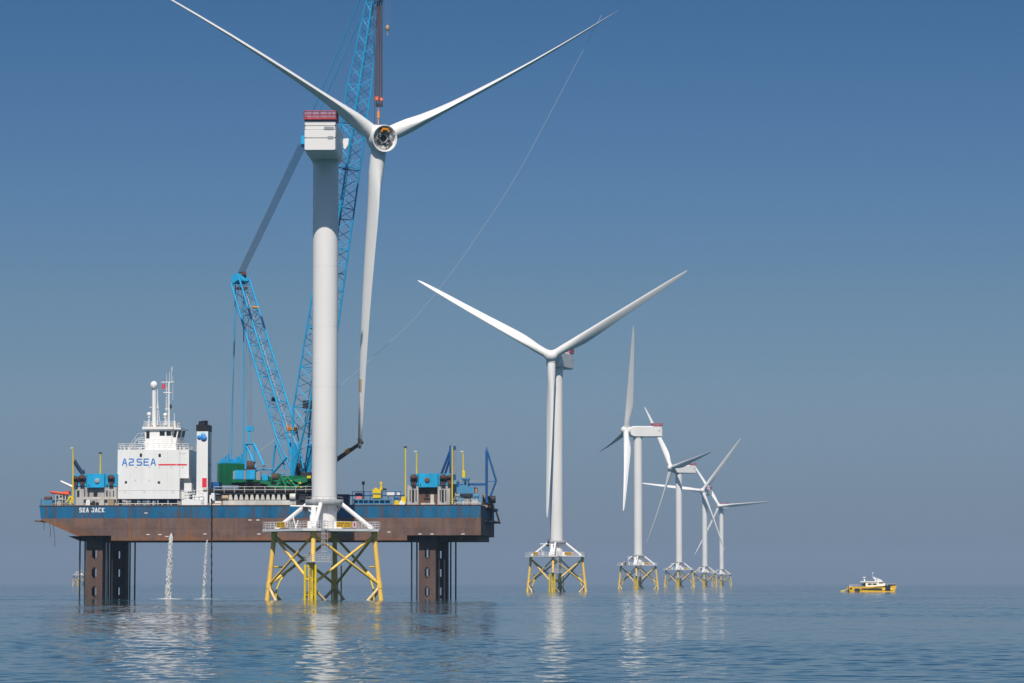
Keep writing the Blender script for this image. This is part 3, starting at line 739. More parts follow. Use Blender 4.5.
btext('company_name', 'SEA', 136.6, 458.4, 155.9, 465.5, DV-.035, 'txtblue', dh, .155, .27)
mb = MB(); pbox(mb, 158.3, 463.9, 176, 465.4, DV-.03, .05); pbox(mb, 176.6, 463.9, 187, 465.4, DV-.03, .05); bp('red_stripe', mb, 'redline', dh)
zr = bl(150, 449.5, DV).z; xa, xb = bl(117.3,449.5,DV).x, bl(189,449.5,DV).x
mb = MB().rail([(xa+.1,DV+.1,zr),(xb-.1,DV+.1,zr),(xb-.1,DV+16.9,zr),(xa+.1,DV+16.9,zr),(xa+.1,DV+.1,zr)], 1.2, .045, 1.3, 3); bp('roof_railing', mb, 'ship', dh)
for px, w_, h_ in ((121,1.5,5),(129,3,3.5),(134,2,4.2),(140.5,3,3),(180,2,4),(184,2.6,3.2),(165,4,2.2),(125,1,3),(175,1.4,4.6)):
    q = bl(px, 449.5, DV+4); mb = MB().box((q.x-w_*.1, DV+4, zr), (q.x+w_*.1, DV+5.5, zr+h_*.21)); bp('roof_vent', mb, 'lgrey', dh)
mb = MB()
st_ = [bl(130,449,DV+3), bl(133,445,DV+3), bl(138,438.5,DV+3), bl(144.6,437.5,DV+3)]; st_[0].z = zr
mb.path(st_, .12, 6); mb.path([p+Vector((0,0,1.0)) for p in st_], .06, 6)
for p, q in zip(st_[:-1], st_[1:]):
    for t in (0,.5,1): c = p.lerp(q,t); mb.tube(c, c+Vector((0,0,1.0)), .05, n=4)
bp('roof_stair', mb, 'lgrey', dh)
mb = MB(); pbox(mb, 184, 483, 191.5, 505.3, DV-1.6, 3); pbox(mb, 181.5, 499.5, 201.5, 505.3, DV-1.8, 2.0); pbox(mb, 192.5, 495, 198.5, 499.4, DV-1.2, 2.5); st = bp('stair_house', mb, 'ship')
mb = MB(); pbox(mb, 188, 491.5, 191.2, 493.2, DV-1.65, .1); pbox(mb, 189, 494.5, 192.2, 499, DV-1.65, .1); bp('doorway', mb, 'dark', st)
mb = MB().rail([(bl(181,499,DV-1.9).x, DV-1.9, bl(181,499.5,DV-1.9).z), (bl(203,499,DV-1.9).x, DV-1.9, bl(181,499.5,DV-1.9).z)], 1.9, .05, .9, 3); bp('railing', mb, 'ship', st)

# wheelhouse
WV = DV + 3.5
def wq(px, py, v=WV): return bl(px, py, v)
z0 = zr + .01; zt = wq(0, 428, WV).z; zmid = wq(0, 443.5, WV).z
x0, x1 = wq(144.5, 440).x, wq(171.5, 440).x
mb = MB(); mb.box((x0, WV, z0), (x1, WV+9, zt-.4)); xe = wq(179.6, 440).x
mb.box((x0+.6, WV-1.2, z0), (xe-.5, WV+9.5, z0+.35+.6)); 
mb.prism([(x1, z0+1.0), (xe-1.0, z0+1.0), (xe-.3, zt-.4), (x1, zt-.4)], lambda x, z: (x, WV+.6, z), lambda x, z: (x, WV+8.4, z))
wh = bp('wheelhouse', mb, 'ship')
mb = MB(); mb.box((x0-.4, WV-.5, zt-.398), (x1+.4, WV+9.4, zt+.15)); mb.box((x1+.402, WV+.2, zt-.398), (xe+.2, WV+8.8, zt-.1)); bp('roof', mb, 'ship', wh)
for a, b in ((146.2,149.6),(159.6,164.8),(166.3,171.2)):
    m_ = MB(); pbox(m_, a, 431.2, b, 435.8 if a > 150 else 438.5, WV-.02, .06); bp('window', m_, 'glass', wh)
for k in range(3):
    xq = x1 + .2 + k*.88; m_ = MB(); zl, zh = zt-2.1, zt-.7
    m_.prism([(xq, zl), (xq+.62, zl), (xq+.92, zh), (xq+.3, zh)], lambda x, z: (x, WV+.57, z), lambda x, z: (x, WV+.64, z)); bp('window', m_, 'glass', wh)
mb = MB().rail([(x0-.2,WV-.3,zt+.15),(x1+.3,WV-.3,zt+.15),(x1+.3,WV+9,zt+.15),(x0-.2,WV+9,zt+.15),(x0-.2,WV-.3,zt+.15)], 1.1, .045, .9, 3); mb.rail([(x0-1,WV-1.1,z0+1),(xe-.2,WV-1.1,z0+1),(xe-.2,WV+9,z0+1)], 1.2, .045, 1.1, 3)
pbox(mb, 172.5, 421, 175.5, 428, WV+1, 1.5); bp('railing', mb, 'ship', wh)
mb = MB(); 
for px in (150, 156, 164, 170): pbox(mb, px, 425.2, px+2.2, 427.5, WV+.5, 1)
bp('deck_box', mb, 'tan', wh)
# masts and radomes
def vtube(mb, px, y0, y1, v, r, n=10): 
    a = bl(px, y1, v); b = bl(px, y0, v); mb.tube(a, b, r, n=n); return mb
rm = MB(); vtube(rm, 153.9, 387.5, 427, WV+3, .38, 14); vtube(rm, 157.6, 389, 427, WV+3.4, .08, 6); vtube(rm, 155.9, 389, 427, WV+2.6, .06, 5)
for y in range(392, 426, 3): a = bl(153.9, y, WV+3); b = bl(157.6, y+1.5, WV+3.4); rm.tube(a, b, .05, n=4)
a = bl(149.4, 407.3, WV+3); b = bl(158.7, 407.3, WV+3); rm.tube(a, b, .07, n=5); rm.tube(bl(157.6,400,WV+3.4), bl(159.6,421,WV+3.4), .06, n=4)
mo = bp('radome_mast', rm, 'ship')
q = bl(153.9, 384.7, WV+3); bp('radome', MB().lathe([(.35,-.95),(.66,-.8),(.76,-.1),(.72,.25),(.52,.55),(.25,.72),(.001,.78)], 18, q), 'ship', mo)
for px, py, r_ in ((149, 414.4, .48), (165.2, 415, .44)):
    q = bl(px, py, WV+2); m_ = MB().ball(q, r_, 14, 8); m_.tube(q-Vector((0,0,r_*.8)), Vector((q.x, q.y, zt+.1)), .12, n=8); m_.tube(q-Vector((0,0,r_*1.6)), q-Vector((0,0,r_*.7)), .25, .3, n=10); bp('radome', m_, 'ship', wh)
lm = MB(); vtube(lm, 169, 382, 427, WV+4, .17, 8); vtube(lm, 166.2, 383, 427, WV+4.6, .07, 5); vtube(lm, 172.8, 382, 400, WV+4.2, .04, 4)
for y in range(384, 425, 3): lm.tube(bl(169, y, WV+4), bl(166.2, y+1.6, WV+4.6), .045, n=4); lm.tube(bl(166.2, y+1.6, WV+4.6), bl(169, y+3, WV+4), .045, n=4)
for y, a, b in ((382.2,161.3,174.2),(392.6,163.3,171.5),(409,165,172)): lm.tube(bl(a, y, WV+4), bl(b, y, WV+4), .09, n=6)
vtube(lm, 171.4, 367.4, 382.2, WV+4, .06, 5); vtube(lm, 172.4, 366.5, 371, WV+4, .05, 4); vtube(lm, 169.4, 372, 383, WV+4, .06, 5); vtube(lm, 166.6, 373.2, 382.2, WV+4, .04, 4); vtube(lm, 172.8, 376, 383, WV+4, .03, 4)
vtube(lm, 174.3, 413, 427, WV+3, .06, 5); lm.tube(bl(163.2,388.5,WV+4), bl(163.2,382.2,WV+4), .02, n=4)
lo_ = bp('lattice_mast', lm, 'ship')
mb = MB(); pbox(mb, 169.6, 404.5, 171.4, 408.5, WV+3.6, .5); bp('loudspeaker', mb, 'dark', lo_)
mb = MB(); a = bl(162.0, 388.6, WV+4)
for k in range(6):
    x = a.x+k*.1; mb.face([(x, a.y+.08*math.sin(k*1.3), a.z), (x+.1, a.y+.08*math.sin((k+1)*1.3), a.z-.06), (x+.1, a.y+.08*math.sin((k+1)*1.3), a.z+.95), (x, a.y+.08*math.sin(k*1.3), a.z+.98)])
fl = bp('flag', mb, 'redline', lo_)
mb = MB(); mb.box((a.x+.22, a.y-.14, a.z+.0), (a.x+.36, a.y-.10, a.z+.9)); mb.box((a.x, a.y-.14, a.z+.42), (a.x+.6, a.y-.10, a.z+.56)); 
# funnel
FV = 2.2
mb = MB(); pbox(mb, 196.3, 431.2, 208.0, 505.4, FV, 4.5); fu = bp('funnel', mb, 'ship')
mb = MB(); pbox(mb, 196.1, 424.6, 208.2, 431.15, FV-.05, 4.6); bp('funnel_cap', mb, 'black', fu)
for k, (px, h_) in enumerate(((199.5,3.0),(202,3.6),(204.5,3.9),(206.5,3.4))):
    q = bl(px, 424.6, FV+1+k*.7); m_ = MB(); m_.path([q, q+Vector((0,0,h_*.14)), q+Vector((.25,-.1,h_*.2))], .24, 10); bp('exhaust_pipe', m_, 'black', fu)
for px, py, r_, mt, dv in ((203.3,434.4,.5,'pblue',.03),(199.4,437.4,.5,'mblue',.05),(203.9,438.2,.68,'txtblue',.07)):
    q = bl(px, py, FV); m_ = MB().lathe([(r_, .0),(r_, dv),(.001, dv+.001)], 20, (q.x, FV-.002, q.z), axis='y'); bp('emblem', m_, mt, fu)
mb = MB(); pbox(mb, 202.1, 478, 206.7, 487.3, FV-.06, .05); bp('red_panel', mb, 'redline', fu)
mb = MB(); pbox(mb, 202.5, 488, 207, 490, FV-.3, .28); bp('ledge', mb, 'cream', fu)
mb = MB(); vtube(mb, 208.9, 430, 500, FV+1, .1, 6); pbox(mb, 208.1, 463.5, 210.5, 464.8, FV+1, .3); bp('pipe', mb, 'dark', fu)

# raw-water hose over the side and the falling water
mb = MB(); pts = [bl(211.6+.15*math.sin(i*1.7), y, -.35) for i, y in enumerate(range(500, 604, 4))]; mb.path(pts, .12, 8)
for i in range(0, len(pts), 2): mb.tube(pts[i]-Vector((0,0,.3)), pts[i]+Vector((0,0,.3)), .17, n=8)
bsingle('water_hose', mb, 'black', 'black ribbed hose hanging down the barge side right of the funnel', 'hose', 211.6, 600, -.35)
def falling_water(px, y0, w0, w1, n, rmax, label, seed):
    r2 = random.Random(seed); mb = MB(); top = bl(px, y0, -.5)
    for i in range(n):
        t = r2.random()**.9; z = top.z*(1-t)+.02; wd = w0 + (w1-w0)*min(1, t*3)**.7; r_ = r2.uniform(.03, rmax)*(.8+.4*t)
        k = len(mb.v); mb.blob((0,0,0), r_); st = r2.uniform(7,15)
        c = Vector((top.x - .45*t + max(-2, min(2, r2.gauss(0,.5)))*wd, -.5 - .9*math.sqrt(t) + r2.gauss(0,.5)*wd, z))
        for q in range(k, len(mb.v)): x, y, zz = mb.v[q]; mb.v[q] = (c.x+x, c.y+y, c.z+zz*st)
    for i in range(n//5):
        a = r2.uniform(0, 6.28); rr = abs(r2.gauss(0, .75)); mb.blob((top.x-.45 + rr*math.cos(a)*1.6, -1.4+rr*math.sin(a), r2.uniform(-.02,.10)+max(0,.3-rr*.4)*r2.random()), r2.uniform(.04,.11))
    bsingle('falling_water', mb, 'spray', label, 'water jet', px, 600, -.5, 'streams of water falling from the barge')
falling_water(171.3, 536.0, .22, .36, 7000, .06, 'thick white stream of water pouring from the rusty hull outlet', 2)
falling_water(206.9, 541, .20, .26, 900, .045, 'thin broken stream of water falling beside the black hose', 5)

# deck gear: crane foundation grillage
GV = 2.0
mb = MB(); pbox(mb, 223, 500.2, 296, 505.6, GV, 2.2); gr = bp('crane_foundation', mb, 'cream')
mb = MB(); a = bl(225, 494, GV); b = bl(292, 494, GV); zt_ = bl(0,494.3,GV).z; zb_ = bl(0,500.25,GV).z
for k in range(11):
    px = 230.5 + k*5.35; q = bl(px, 497, GV+.2); mb.prism([(q.x-.42, zb_), (q.x+.42, zb_), (q.x+.2, zt_), (q.x-.2, zt_)], lambda x, z: (x, GV+.2, z), lambda x, z: (x, GV+1.5, z))
bp('bracket', mb, 'cream', gr)
mb = MB(); pbox(mb, 222, 493.0, 298, 494.2, GV+.1, 2); pbox(mb, 205, 489.9, 315, 490.8, GV+1.5, .6); pbox(mb, 210, 494.3, 312, 505.5, GV+2.4, .3); bp('beam', mb, 'dark', gr)
mb = MB(); q0 = bl(214, 494, GV); q1 = bl(316, 494, GV); mb.rail([(q0.x, GV, zt_+.25), (q1.x, GV, zt_+.25)], 1.2, .06, 2.2, 2); bp('railing', mb, 'cream', gr)
zp = bl(0, 490.5, 14).z
mb = MB(); mb.box((bl(205,0,0).x, 5, zp-.6), (bl(318,0,0).x, 31, zp)); 
for px in range(210, 320, 12):
    q = bl(px, 500, 6); mb.box((q.x-.3, 6, ZD), (q.x+.3, 6.6, zp-.6)); mb.box((q.x-.3, 28, ZD), (q.x+.3, 28.6, zp-.6))
bp('crane_platform', mb, 'dark')
mb = MB(); pbox(mb, 211, 493, 214.5, 500.5, GV, 1.5); pbox(mb, 212, 501, 221, 505.4, GV+.5, 1.5); pbox(mb, 209.5, 495, 211, 505.3, GV+.3, 1); bp('deck_locker', mb, 'ship')
mb = MB(); pbox(mb, 209, 482, 219, 488.5, 8, 4); pbox(mb, 210, 486.5, 216, 490, 7, 2); bsingle('generator', mb, 'blue', 'blue deck generator between funnel and green counterweight', 'generator', 214, 490, 7)
mb = MB(); q = bl(292.8, 496.8, GV); mb.lathe([(.75,-.6),(.75,.6)], 14, (q.x, GV+.2, q.z-.05), axis='x'); bsingle('rope_drum', mb, 'cream', 'cream rope drum at the right end of the crane foundation', 'drum', 292.8, 500.2, GV+.2, 'rope drums on the barge deck')
mb = MB(); q = bl(225.3, 497.3, GV); mb.lathe([(.55,-.7),(.55,.7)], 14, (q.x, GV+.2, q.z-.1), axis='x'); bsingle('rope_drum', mb, 'tan', 'tan rope drum at the left end of the crane foundation', 'drum', 225.3, 500.2, GV+.2, 'rope drums on the barge deck')
mb = MB(); pbox(mb, 297, 494, 308, 505.4, GV+1, 3); pbox(mb, 300, 497, 304, 500, GV+.6, .5); pbox(mb, 306, 500, 312, 505.4, GV+.3, 2); bsingle('winch', mb, 'dark', 'dark deck winch tucked left of the turbine tower foot', 'winch', 302, 505.5, GV+1)
mb = MB(); pbox(mb, 336, 494.2, 348.6, 505.5, 2, 2.4)
for k in range(10):
    px = 337 + k*1.15; pbox(mb, px, 494.8, px+.4, 505, 1.93, .08)
bsingle('shipping_container', mb, 'navy', 'dark blue container on deck just right of the tower', 'container', 342, 505.5, 2)

# deck gear right of the tower
mb = MB(); q0 = bl(353, 504.5, .4); q1 = bl(391, 504.5, .4)
pbox(mb, 353, 503.4, 391, 504.6, .4, 1.4); pbox(mb, 353, 499, 391, 499.9, .5, 1.2)
for px in (353.5, 358, 363, 368, 373.5, 379, 384.5, 390): pbox(mb, px, 499.9, px+.8, 503.4, .45, .4)
pbox(mb, 354, 500.3, 390, 503.3, 1.3, .3); bsingle('pipe_rack', mb, 'lblue', 'low light blue pipe rack along the deck edge right of the tower', 'rack', 372, 505, .4)
mb = MB(); pbox(mb, 350, 494.8, 406, 496.2, 9, .6); pbox(mb, 352, 491.3, 402, 492, 9.2, .2)
for px in range(352, 406, 6): pbox(mb, px, 491.3, px+.5, 505.4, 9.1, .25)
pbox(mb, 355, 493, 362, 495, 8.5, 1); bsingle('deck_gangway', mb, 'blue', 'long blue railed walkway behind the yellow machine', 'walkway', 378, 505, 9)
mb = MB(); pbox(mb, 387, 492.2, 394.5, 495.2, 7.5, 1.2); pbox(mb, 397, 492.5, 400, 495, 7.5, 1.2); bsingle('pipe_bundle', mb, 'ship', 'short white bundle lying on the blue walkway', 'bundle', 391, 495.3, 7.5)
ym = bthing('deck_machine', 'yellow machine with upright exhaust on deck right of the tower', 'machine', 377.5, 497.5, 5)
mb = MB(); pbox(mb, 372.6, 489, 381, 493, 5, 2); pbox(mb, 373, 493.6, 380.6, 498, 5.1, 1.8); pbox(mb, 374.5, 487.8, 377, 489.05, 5.4, 1); part('body', mb, M['byellow'], ym)
mb = MB(); vtube(mb, 381.1, 483.0, 490, 5.6, .22, 10); pbox(mb, 379.8, 481.8, 382.3, 484.2, 5.4, .5); pbox(mb, 379.9, 487, 382.4, 490, 5.2, .8); part('exhaust', mb, M['byellow'], ym)
mb = MB(); pbox(mb, 372.5, 493.0, 381, 493.7, 4.95, 1.9); pbox(mb, 373, 498, 381, 505.3, 5.3, 1.3); part('chassis', mb, M['mgrey'], ym)
mb = MB(); pbox(mb, 382, 488.3, 386, 490.2, 5.5, 1); part('engine', mb, M['navy'], ym)
mb = MB(); pbox(mb, 356, 496.8, 361.8, 500.7, 1.2, 1.6); pbox(mb, 357, 496.3, 361, 496.9, 1.5, 1); bsingle('deck_crate', mb, 'salmon', 'salmon pink box on the light blue pipe rack', 'box', 359, 500.7, 1.2)
mb = MB(); vtube(mb, 363.3, 484, 505, 8, .1, 6); pbox(mb, 362.3, 481.2, 364.5, 484.6, 7.9, .4); mb.ball(bl(363.3, 483, 7.9), .35, 10, 6); bsingle('lamp_post', mb, 'dark', 'short dark lamp post with round head left of the yellow machine', 'lamp post', 363.3, 505, 8)
for px0, y0, px1, y1, v, mt, lab in ((394.3,500.8,399,504.9,1.0,'byellow','low yellow box at the deck edge right of the pipe rack'),(401.2,497.2,406.5,502,1.6,'byellow','yellow pump unit at the foot of the tall yellow lamp pole'),(393.8,497.8,398.8,500.6,1.6,'blue','small blue box on top of the low yellow box')):
    mb = MB(); pbox(mb, px0, y0, px1, y1, v, 1.1); pbox(mb, px0+.7, y0-.5, px1-.7, y0, v+.2, .7); pbox(mb, px0+.3, y1, px1-.3, min(y1+.5,505.4), v+.1, .8); bsingle('pump_unit' if 'pump' in lab else 'deck_crate', mb, mt, lab, 'pump' if 'pump' in lab else 'box', (px0+px1)/2, y1, v)
mb = MB(); pbox(mb, 398.8, 502, 406, 505.2, 1.2, 1); pbox(mb, 400, 500.5, 402, 502, 1.3, .5); bsingle('valve_block', mb, 'ship', 'white valve block on deck left of the right jack house', 'valve', 402, 505.3, 1.2)

# lamp poles (fixed to the deck)
for px, y0, y1, v, head, mt in ((73.0,448.5,503.5,.9,'w','byellow'),(100.4,453.5,475,7,'d','byellow'),(405.5,447.5,503.5,1.0,'d','byellow'),(416.6,452,475,7,'w','byellow'),(452.2,446.5,504,.9,'n','byellow'),(463.1,452,476,9,'w','byellow')):
    mb = MB(); a = bl(px, y1, v); b = bl(px, y0, v); 
    if px in (100.4, 416.6): a.z = ZD+6.3
    mb.tube(a, b, .17, .13, 8); lp = bp('lamp_pole', mb, mt)
    if head != 'n':
        mb = MB(); s = -1 if head == 'w' else 0; pbox(mb, px-2.6 if head == 'w' else px-1.8, y0-1.2, px+.5 if head == 'w' else px+1.4, y0+.1, v-.2, .5); bp('lamp_head', mb, 'cream' if head == 'w' else 'dark', lp)

for x_a, x_b in ((53,72),(118,180),(209,222),(455,480)):
    A = bl(x_a, 504.2, .3); B = bl(x_b, 504.2, .3); A.z = B.z = ZD+.38; mb = MB(); mb.tube(A, B, .11, n=6); n_ = int((B-A).length/1.7)
    for q_ in range(n_+1): c_ = A.lerp(B, q_/max(1,n_)); mb.box((c_.x-.12,c_.y-.12,ZD+.01),(c_.x+.12,c_.y+.12,ZD+.5+.4*(q_ % 3 == 1)))
    bp('deck_pipe', mb, 'tan' if x_a in (53,209) else 'cream')
# bow gear
cr = bthing('deck_crane', 'small dark knuckle crane folded up behind the leftmost yellow lamp pole', 'crane', 83, 474, 5)
mb = MB(); mb.path([bl(74.2,461,5), bl(77,465.5,5), bl(82.5,473.5,5)], .42, 8); part('jib', mb, M['navy'], cr)
mb = MB(); pbox(mb, 80.5, 471.5, 84, 474.2, 4.8, 1); pbox(mb, 83, 470, 84, 473, 4.9, .6); part('base', mb, M['dark'], cr)
mb = MB(); pbox(mb, 72.3, 458.5, 74.6, 463.5, 4.8, .6); part('hook', mb, M['tan'], cr)
cr = bthing('deck_crane', 'small white deck crane with its jib pointing out over the bow', 'crane', 78, 503, 3)
mb = MB(); mb.tube(bl(60.6,481.3,3-.6), bl(76.5,488.8,3-.6), .22, .34, 10); part('jib', mb, M['ship'], cr)
mb = MB(); pbox(mb, 75.8, 487.5, 81.5, 492.5, 2.2, 1.6); pbox(mb, 77, 492.5, 80.5, 498, 2.4, 1.2); pbox(mb, 76, 498, 82, 505.3, 2.2, 1.4); part('pedestal', mb, M['ship'], cr)
mb = MB(); pbox(mb, 76.8, 491, 78.6, 496, 2.1, .3); part('cabin_window', mb, M['txtblue'], cr)
mb = MB(); a = bl(49.8, 491.5, 2); b = bl(69.5, 494.0, 2)
secs = []
mb.tube(bl(51.5,492.3,2.5), bl(68.5,494.2,2.5), .3, .3, 10); mb.tube(bl(49.8,491.2,2.5), bl(52,492.4,2.5), .12, .3, 10); mb.tube(bl(51.5,492.3,4), bl(68.5,494.2,4), .3, .3, 10); pbox(mb, 51, 491.8, 68, 493.3, 2.5, 1.5); pbox(mb, 66, 490.8, 69.5, 494.5, 2.6, 1.2)
bsingle('rescue_boat', mb, 'oraft', 'orange rescue boat on its cradle at the bow', 'boat', 60, 495, 2.5)
mb = MB()
for px in (55.3, 58.8, 62, 65): pbox(mb, px, 494.8, px+.9, 505.3, 2.4, 1.6)
pbox(mb, 55, 494.6, 66.2, 495.4, 2.4, 1.7); pbox(mb, 55, 499.5, 66, 500.2, 2.35, 1.5); pbox(mb, 57, 501.5, 61, 505.3, 2, 1); pbox(mb, 59.5, 496, 63.5, 499, 2.8, 1); bsingle('boat_cradle', mb, 'cream', 'cream steel cradle under the orange rescue boat', 'cradle', 60, 505.3, 2.4)
mb = MB(); mb.path([bl(66,503,1.4), bl(69,499,1.4), bl(70.5,497,1.4)], .24, 6); pbox(mb, 69.3, 496, 72.5, 504.8, 1.4, .8); bsingle('mooring_davit', mb, 'byellow', 'yellow angled davit at the foot of the leftmost lamp pole', 'davit', 70, 505, 1.4)
mb = MB(); pbox(mb, 43.4, 500, 52, 505.3, 1.5, 2.5); pbox(mb, 40, 498.8, 41.2, 505.3, 1.5, .5); bsingle('anchor_winch', mb, 'lblue', 'pale blue winch housing at the far left end of the deck', 'winch', 47.5, 505.3, 1.5)
mb = MB(); q = bl(47.3, 499.0, 1.6); mb.lathe([(.55,-.75),(.55,.75)], 14, (q.x, 2.3, q.z), axis='x'); bsingle('rope_drum', mb, 'reel', 'brown rope drum on the pale blue winch at the bow', 'drum', 47.3, 500, 1.6, 'rope drums on the barge deck')
for px, w_, y0, mt, lab in ((86,4,500.5,'ship','small white locker on deck below the left jack house'),(92,3,501.5,'dark','small black bin below the left jack house'),(99,5,501,'cream','cream chest below the left jack house, third from the bow crane'),(108,6,500.2,'tan','tan crate at the right foot of the left jack house'),(65.2,2.2,502.5,'mgrey','grey drum beside the rescue boat cradle')):
    mb = MB(); pbox(mb, px, y0, px+w_, 505.3, .7, .8); pbox(mb, px+.3, y0-.5, px+w_-.3, y0, .8, .6); bsingle('deck_locker', mb, mt, lab, 'locker', px+w_/2, 505.3, .7, 'small lockers along the barge deck edge')
mb = MB(); pbox(mb, 83, 496.9, 116.5, 499.4, 1.0, .2)
for px in (83, 88, 95, 101, 107.5, 116): pbox(mb, px, 496.9, px+.6, 505.3, .98, .2)
bp('bulwark', mb, 'cream')
# clutter at the right end
go = bthing('deck_gantry', 'blue A-frame gantry with lattice ladder behind the right jack house', 'gantry', 451, 504, 9)
mb = MB(); mb.tube(bl(450.6,446.5,9), bl(450.8,505,9), .3, n=8); mb.tube(bl(450.4,450,9), bl(440.6,476,11), .26, n=8); mb.tube(bl(450.6,456,9), bl(444.5,476,11), .24, n=8); mb.tube(bl(450.6,445,9), bl(450.6,448.5,9), .12, .3, n=8); part('frame', mb, M['blue'], go)
mb = MB()
for px in (453.4, 455.6): vtube(mb, px, 449, 505, 10, .08, 5)
for y in range(449, 504, 2): mb.tube(bl(453.4,y,10), bl(455.6,y+1,10), .07, n=4)
part('ladder', mb, M['mgrey'], go)
for y_ in ((446,449),(474.5,479.5)): part('sheave_box', pbox(MB(), 453.0, y_[0], 455.7, y_[1], 9.8, .8), M['blue'], go)
dv = bthing('stern_davit', 'tall blue davit post with angled arms at the right end of the deck', 'davit', 486.6, 505, 4)
mb = MB(); vtube(mb, 486.6, 451, 503, 4, .28, 10); mb.tube(bl(486.6,451,4), bl(486.6,446.5,4), .28, .04, 10); part('post', mb, M['blue'], dv)
mb = MB(); mb.tube(bl(487.5,452,4), bl(496.2,480.8,4), .2, n=8); mb.tube(bl(496.2,480.8,4), bl(490.2,497,4), .2, n=8); mb.tube(bl(487,481.4,4), bl(496.5,481,4), .09, n=6); part('arm', mb, M['blue'], dv)
wn = bthing('winch_house', 'light blue winch with cabin on a dark base near the right end', 'winch', 464, 505, 3)
mb = MB(); pbox(mb, 463, 479.5, 467.8, 487, 3, 2); pbox(mb, 456.5, 487, 474, 493.2, 2.8, 3); pbox(mb, 461, 477.8, 469, 479.4, 2.8, 2.2); pbox(mb, 459, 485, 463, 487, 3, 2); part('body', mb, M['lblue'], wn)
mb = MB(); pbox(mb, 464.3, 481, 466.3, 485, 2.95, .1); part('window', mb, M['glass'], wn)
mb = MB(); pbox(mb, 453, 484.5, 456, 498, 3, 1.5); pbox(mb, 454, 494, 471.5, 497.5, 3, 3); mb.path([bl(454,484,3.2), bl(453.8,492,3.2), bl(457,497,3.2)], .3, 8); part('base', mb, M['navy'], wn)
mb = MB(); pbox(mb, 467.5, 483.2, 485.8, 485.6, 4.5, .6); pbox(mb, 453.5, 484, 463, 486, 4.5, .6); part('beam', mb, M['blue'], wn)
mb = MB(); pbox(mb, 453, 480.7, 496, 481.4, 5.2, .15); part('handrail', mb, M['mgrey'], wn)
mb = MB(); pbox(mb, 462.3, 471.3, 465.2, 477.5, 3.2, 1); mb.ball(bl(463.6, 472, 3.6), .35, 10, 6); part('lantern', mb, M['byellow'], wn)
for px0, y0, px1, y1, v, mt, lab, nm in ((457,498.5,463,505.3,1.2,'lblue','pale blue valve cabinet on the deck edge below the winch','valve_cabinet'),(464,499.5,470,505.3,1.2,'mgrey','grey machine cabinet on the deck edge below the winch','machine_cabinet'),(471.5,500,478,505.3,1.4,'lgrey','light grey locker near the right deck edge','deck_locker'),(474.5,488.5,477.3,493,5,'tan','tan roll standing behind the light blue winch','rope_roll'),(453.5,499.5,456.5,505.3,1.1,'dark','black bin right of the last tall yellow pole','deck_bin')):
    mb = MB(); pbox(mb, px0, y0, px1, y1, v, 1.2)
    for k in range(3): x = px0+(px1-px0)*(k+.5)/3; pbox(mb, x-.25, y0-.7-.4*(k%2), x+.35, y0, v+.2, .5)
    bsingle(nm, mb, mt, lab, nm.split('_')[-1], (px0+px1)/2, y1, v)
mb = MB(); pbox(mb, 479.8, 497, 481.5, 505.3, .6, .6)
bsingle('bollard', mb, 'lblue', 'pale blue post at the right front deck corner', 'bollard', 480.5, 505.3, .6)
for k_, (px_, y_, mt_n) in enumerate(((457.5,495.8,'mgrey'),(467.5,496.8,'dark'),(476.5,496.2,'lblue'))):
    mb = MB(); q_ = bl(px_, 500, 3.2); mb.lathe([(.5,-.5),(.62,-.45),(.62,-.3),(.35,-.28),(.35,.28),(.62,.3),(.62,.45),(.5,.5)], 14, bl(px_, y_, 2.2), axis='x'); c_ = bl(px_, y_, 2.2); mb.box((c_.x-.7, 2.0, ZD), (c_.x+.7, 2.4, c_.z-.2))
    bsingle('mooring_reel', mb, mt_n, ('grey mooring reel on the deck edge left of the grey machine cabinet','dark mooring reel below the light blue winch','pale blue mooring reel nearest the right end of the deck')[k_], 'reel', px_, 505.3, 2.2, 'mooring reels at the right end of the deck')
mb = MB(); a_ = bl(453, 505, .2); b_ = bl(481, 505, .2); mb.rail([(a_.x,.2,ZD+.1),(b_.x,.2,ZD+.1)], 1.1, .04, 1.4, 2); bp('deck_railing', mb, 'cream')
mb = MB(); a_ = bl(40, 505, .2); b_ = bl(72, 505, .2); mb.rail([(a_.x,.2,ZD+.1),(b_.x,.2,ZD+.1)], 1.1, .04, 1.4, 2); bp('deck_railing', mb, 'lblue')
# stern platform and machinery hanging from the right end face
sp = bthing('stern_platform', 'dark platform with fenders hung on the right end of the barge', 'platform', 487, 512, 14)
mb = MB(); pbox(mb, 482.2, 507.6, 492.6, 510.2, 14, 14); pbox(mb, 482, 520.5, 493, 522, 10, 20); pbox(mb, 482.3, 510.2, 492.3, 520.5, 22, 1)
mb.rail([bl(482.5,507.6,14), bl(494,507.6,14)], 1.3, .06, .8, 2); part('floor', mb, M['navy'], sp)
mb = MB(); mb.path([bl(491.5,511.2,14), bl(496,511,14), bl(499.3,521.8,14)], .22, 6); mb.tube(bl(493.5,521.4,14), bl(500,522.3,14), .22, n=6); part('fender_frame', mb, M['dark'], sp)
mb = MB(); pbox(mb, 482.5, 496, 489, 507.6, 12, 3); mb.lathe([(.8,-.6),(.8,.6)], 14, bl(492.6,499.5,12), axis='x'); mb.tube(bl(489,497,12), bl(493,509,12), .35, n=8); part('windlass', mb, M['dark'], sp)
mb = MB(); mb.tube(bl(484,494.5,11.5), bl(489,504,11.5), .45, .25, 8); pbox(mb, 482.6, 505, 490, 507.4, 11.6, .5); part('chain_guide', mb, M['tan'], sp)
mb = MB()
for px, y1 in ((54.8,547),(50.5,537),(44,530)): mb.path([bl(px-1.5,519+ (px-41)*.45,.8), bl(px,y1-9,.6), bl(px,y1,.6)], .05, 4)
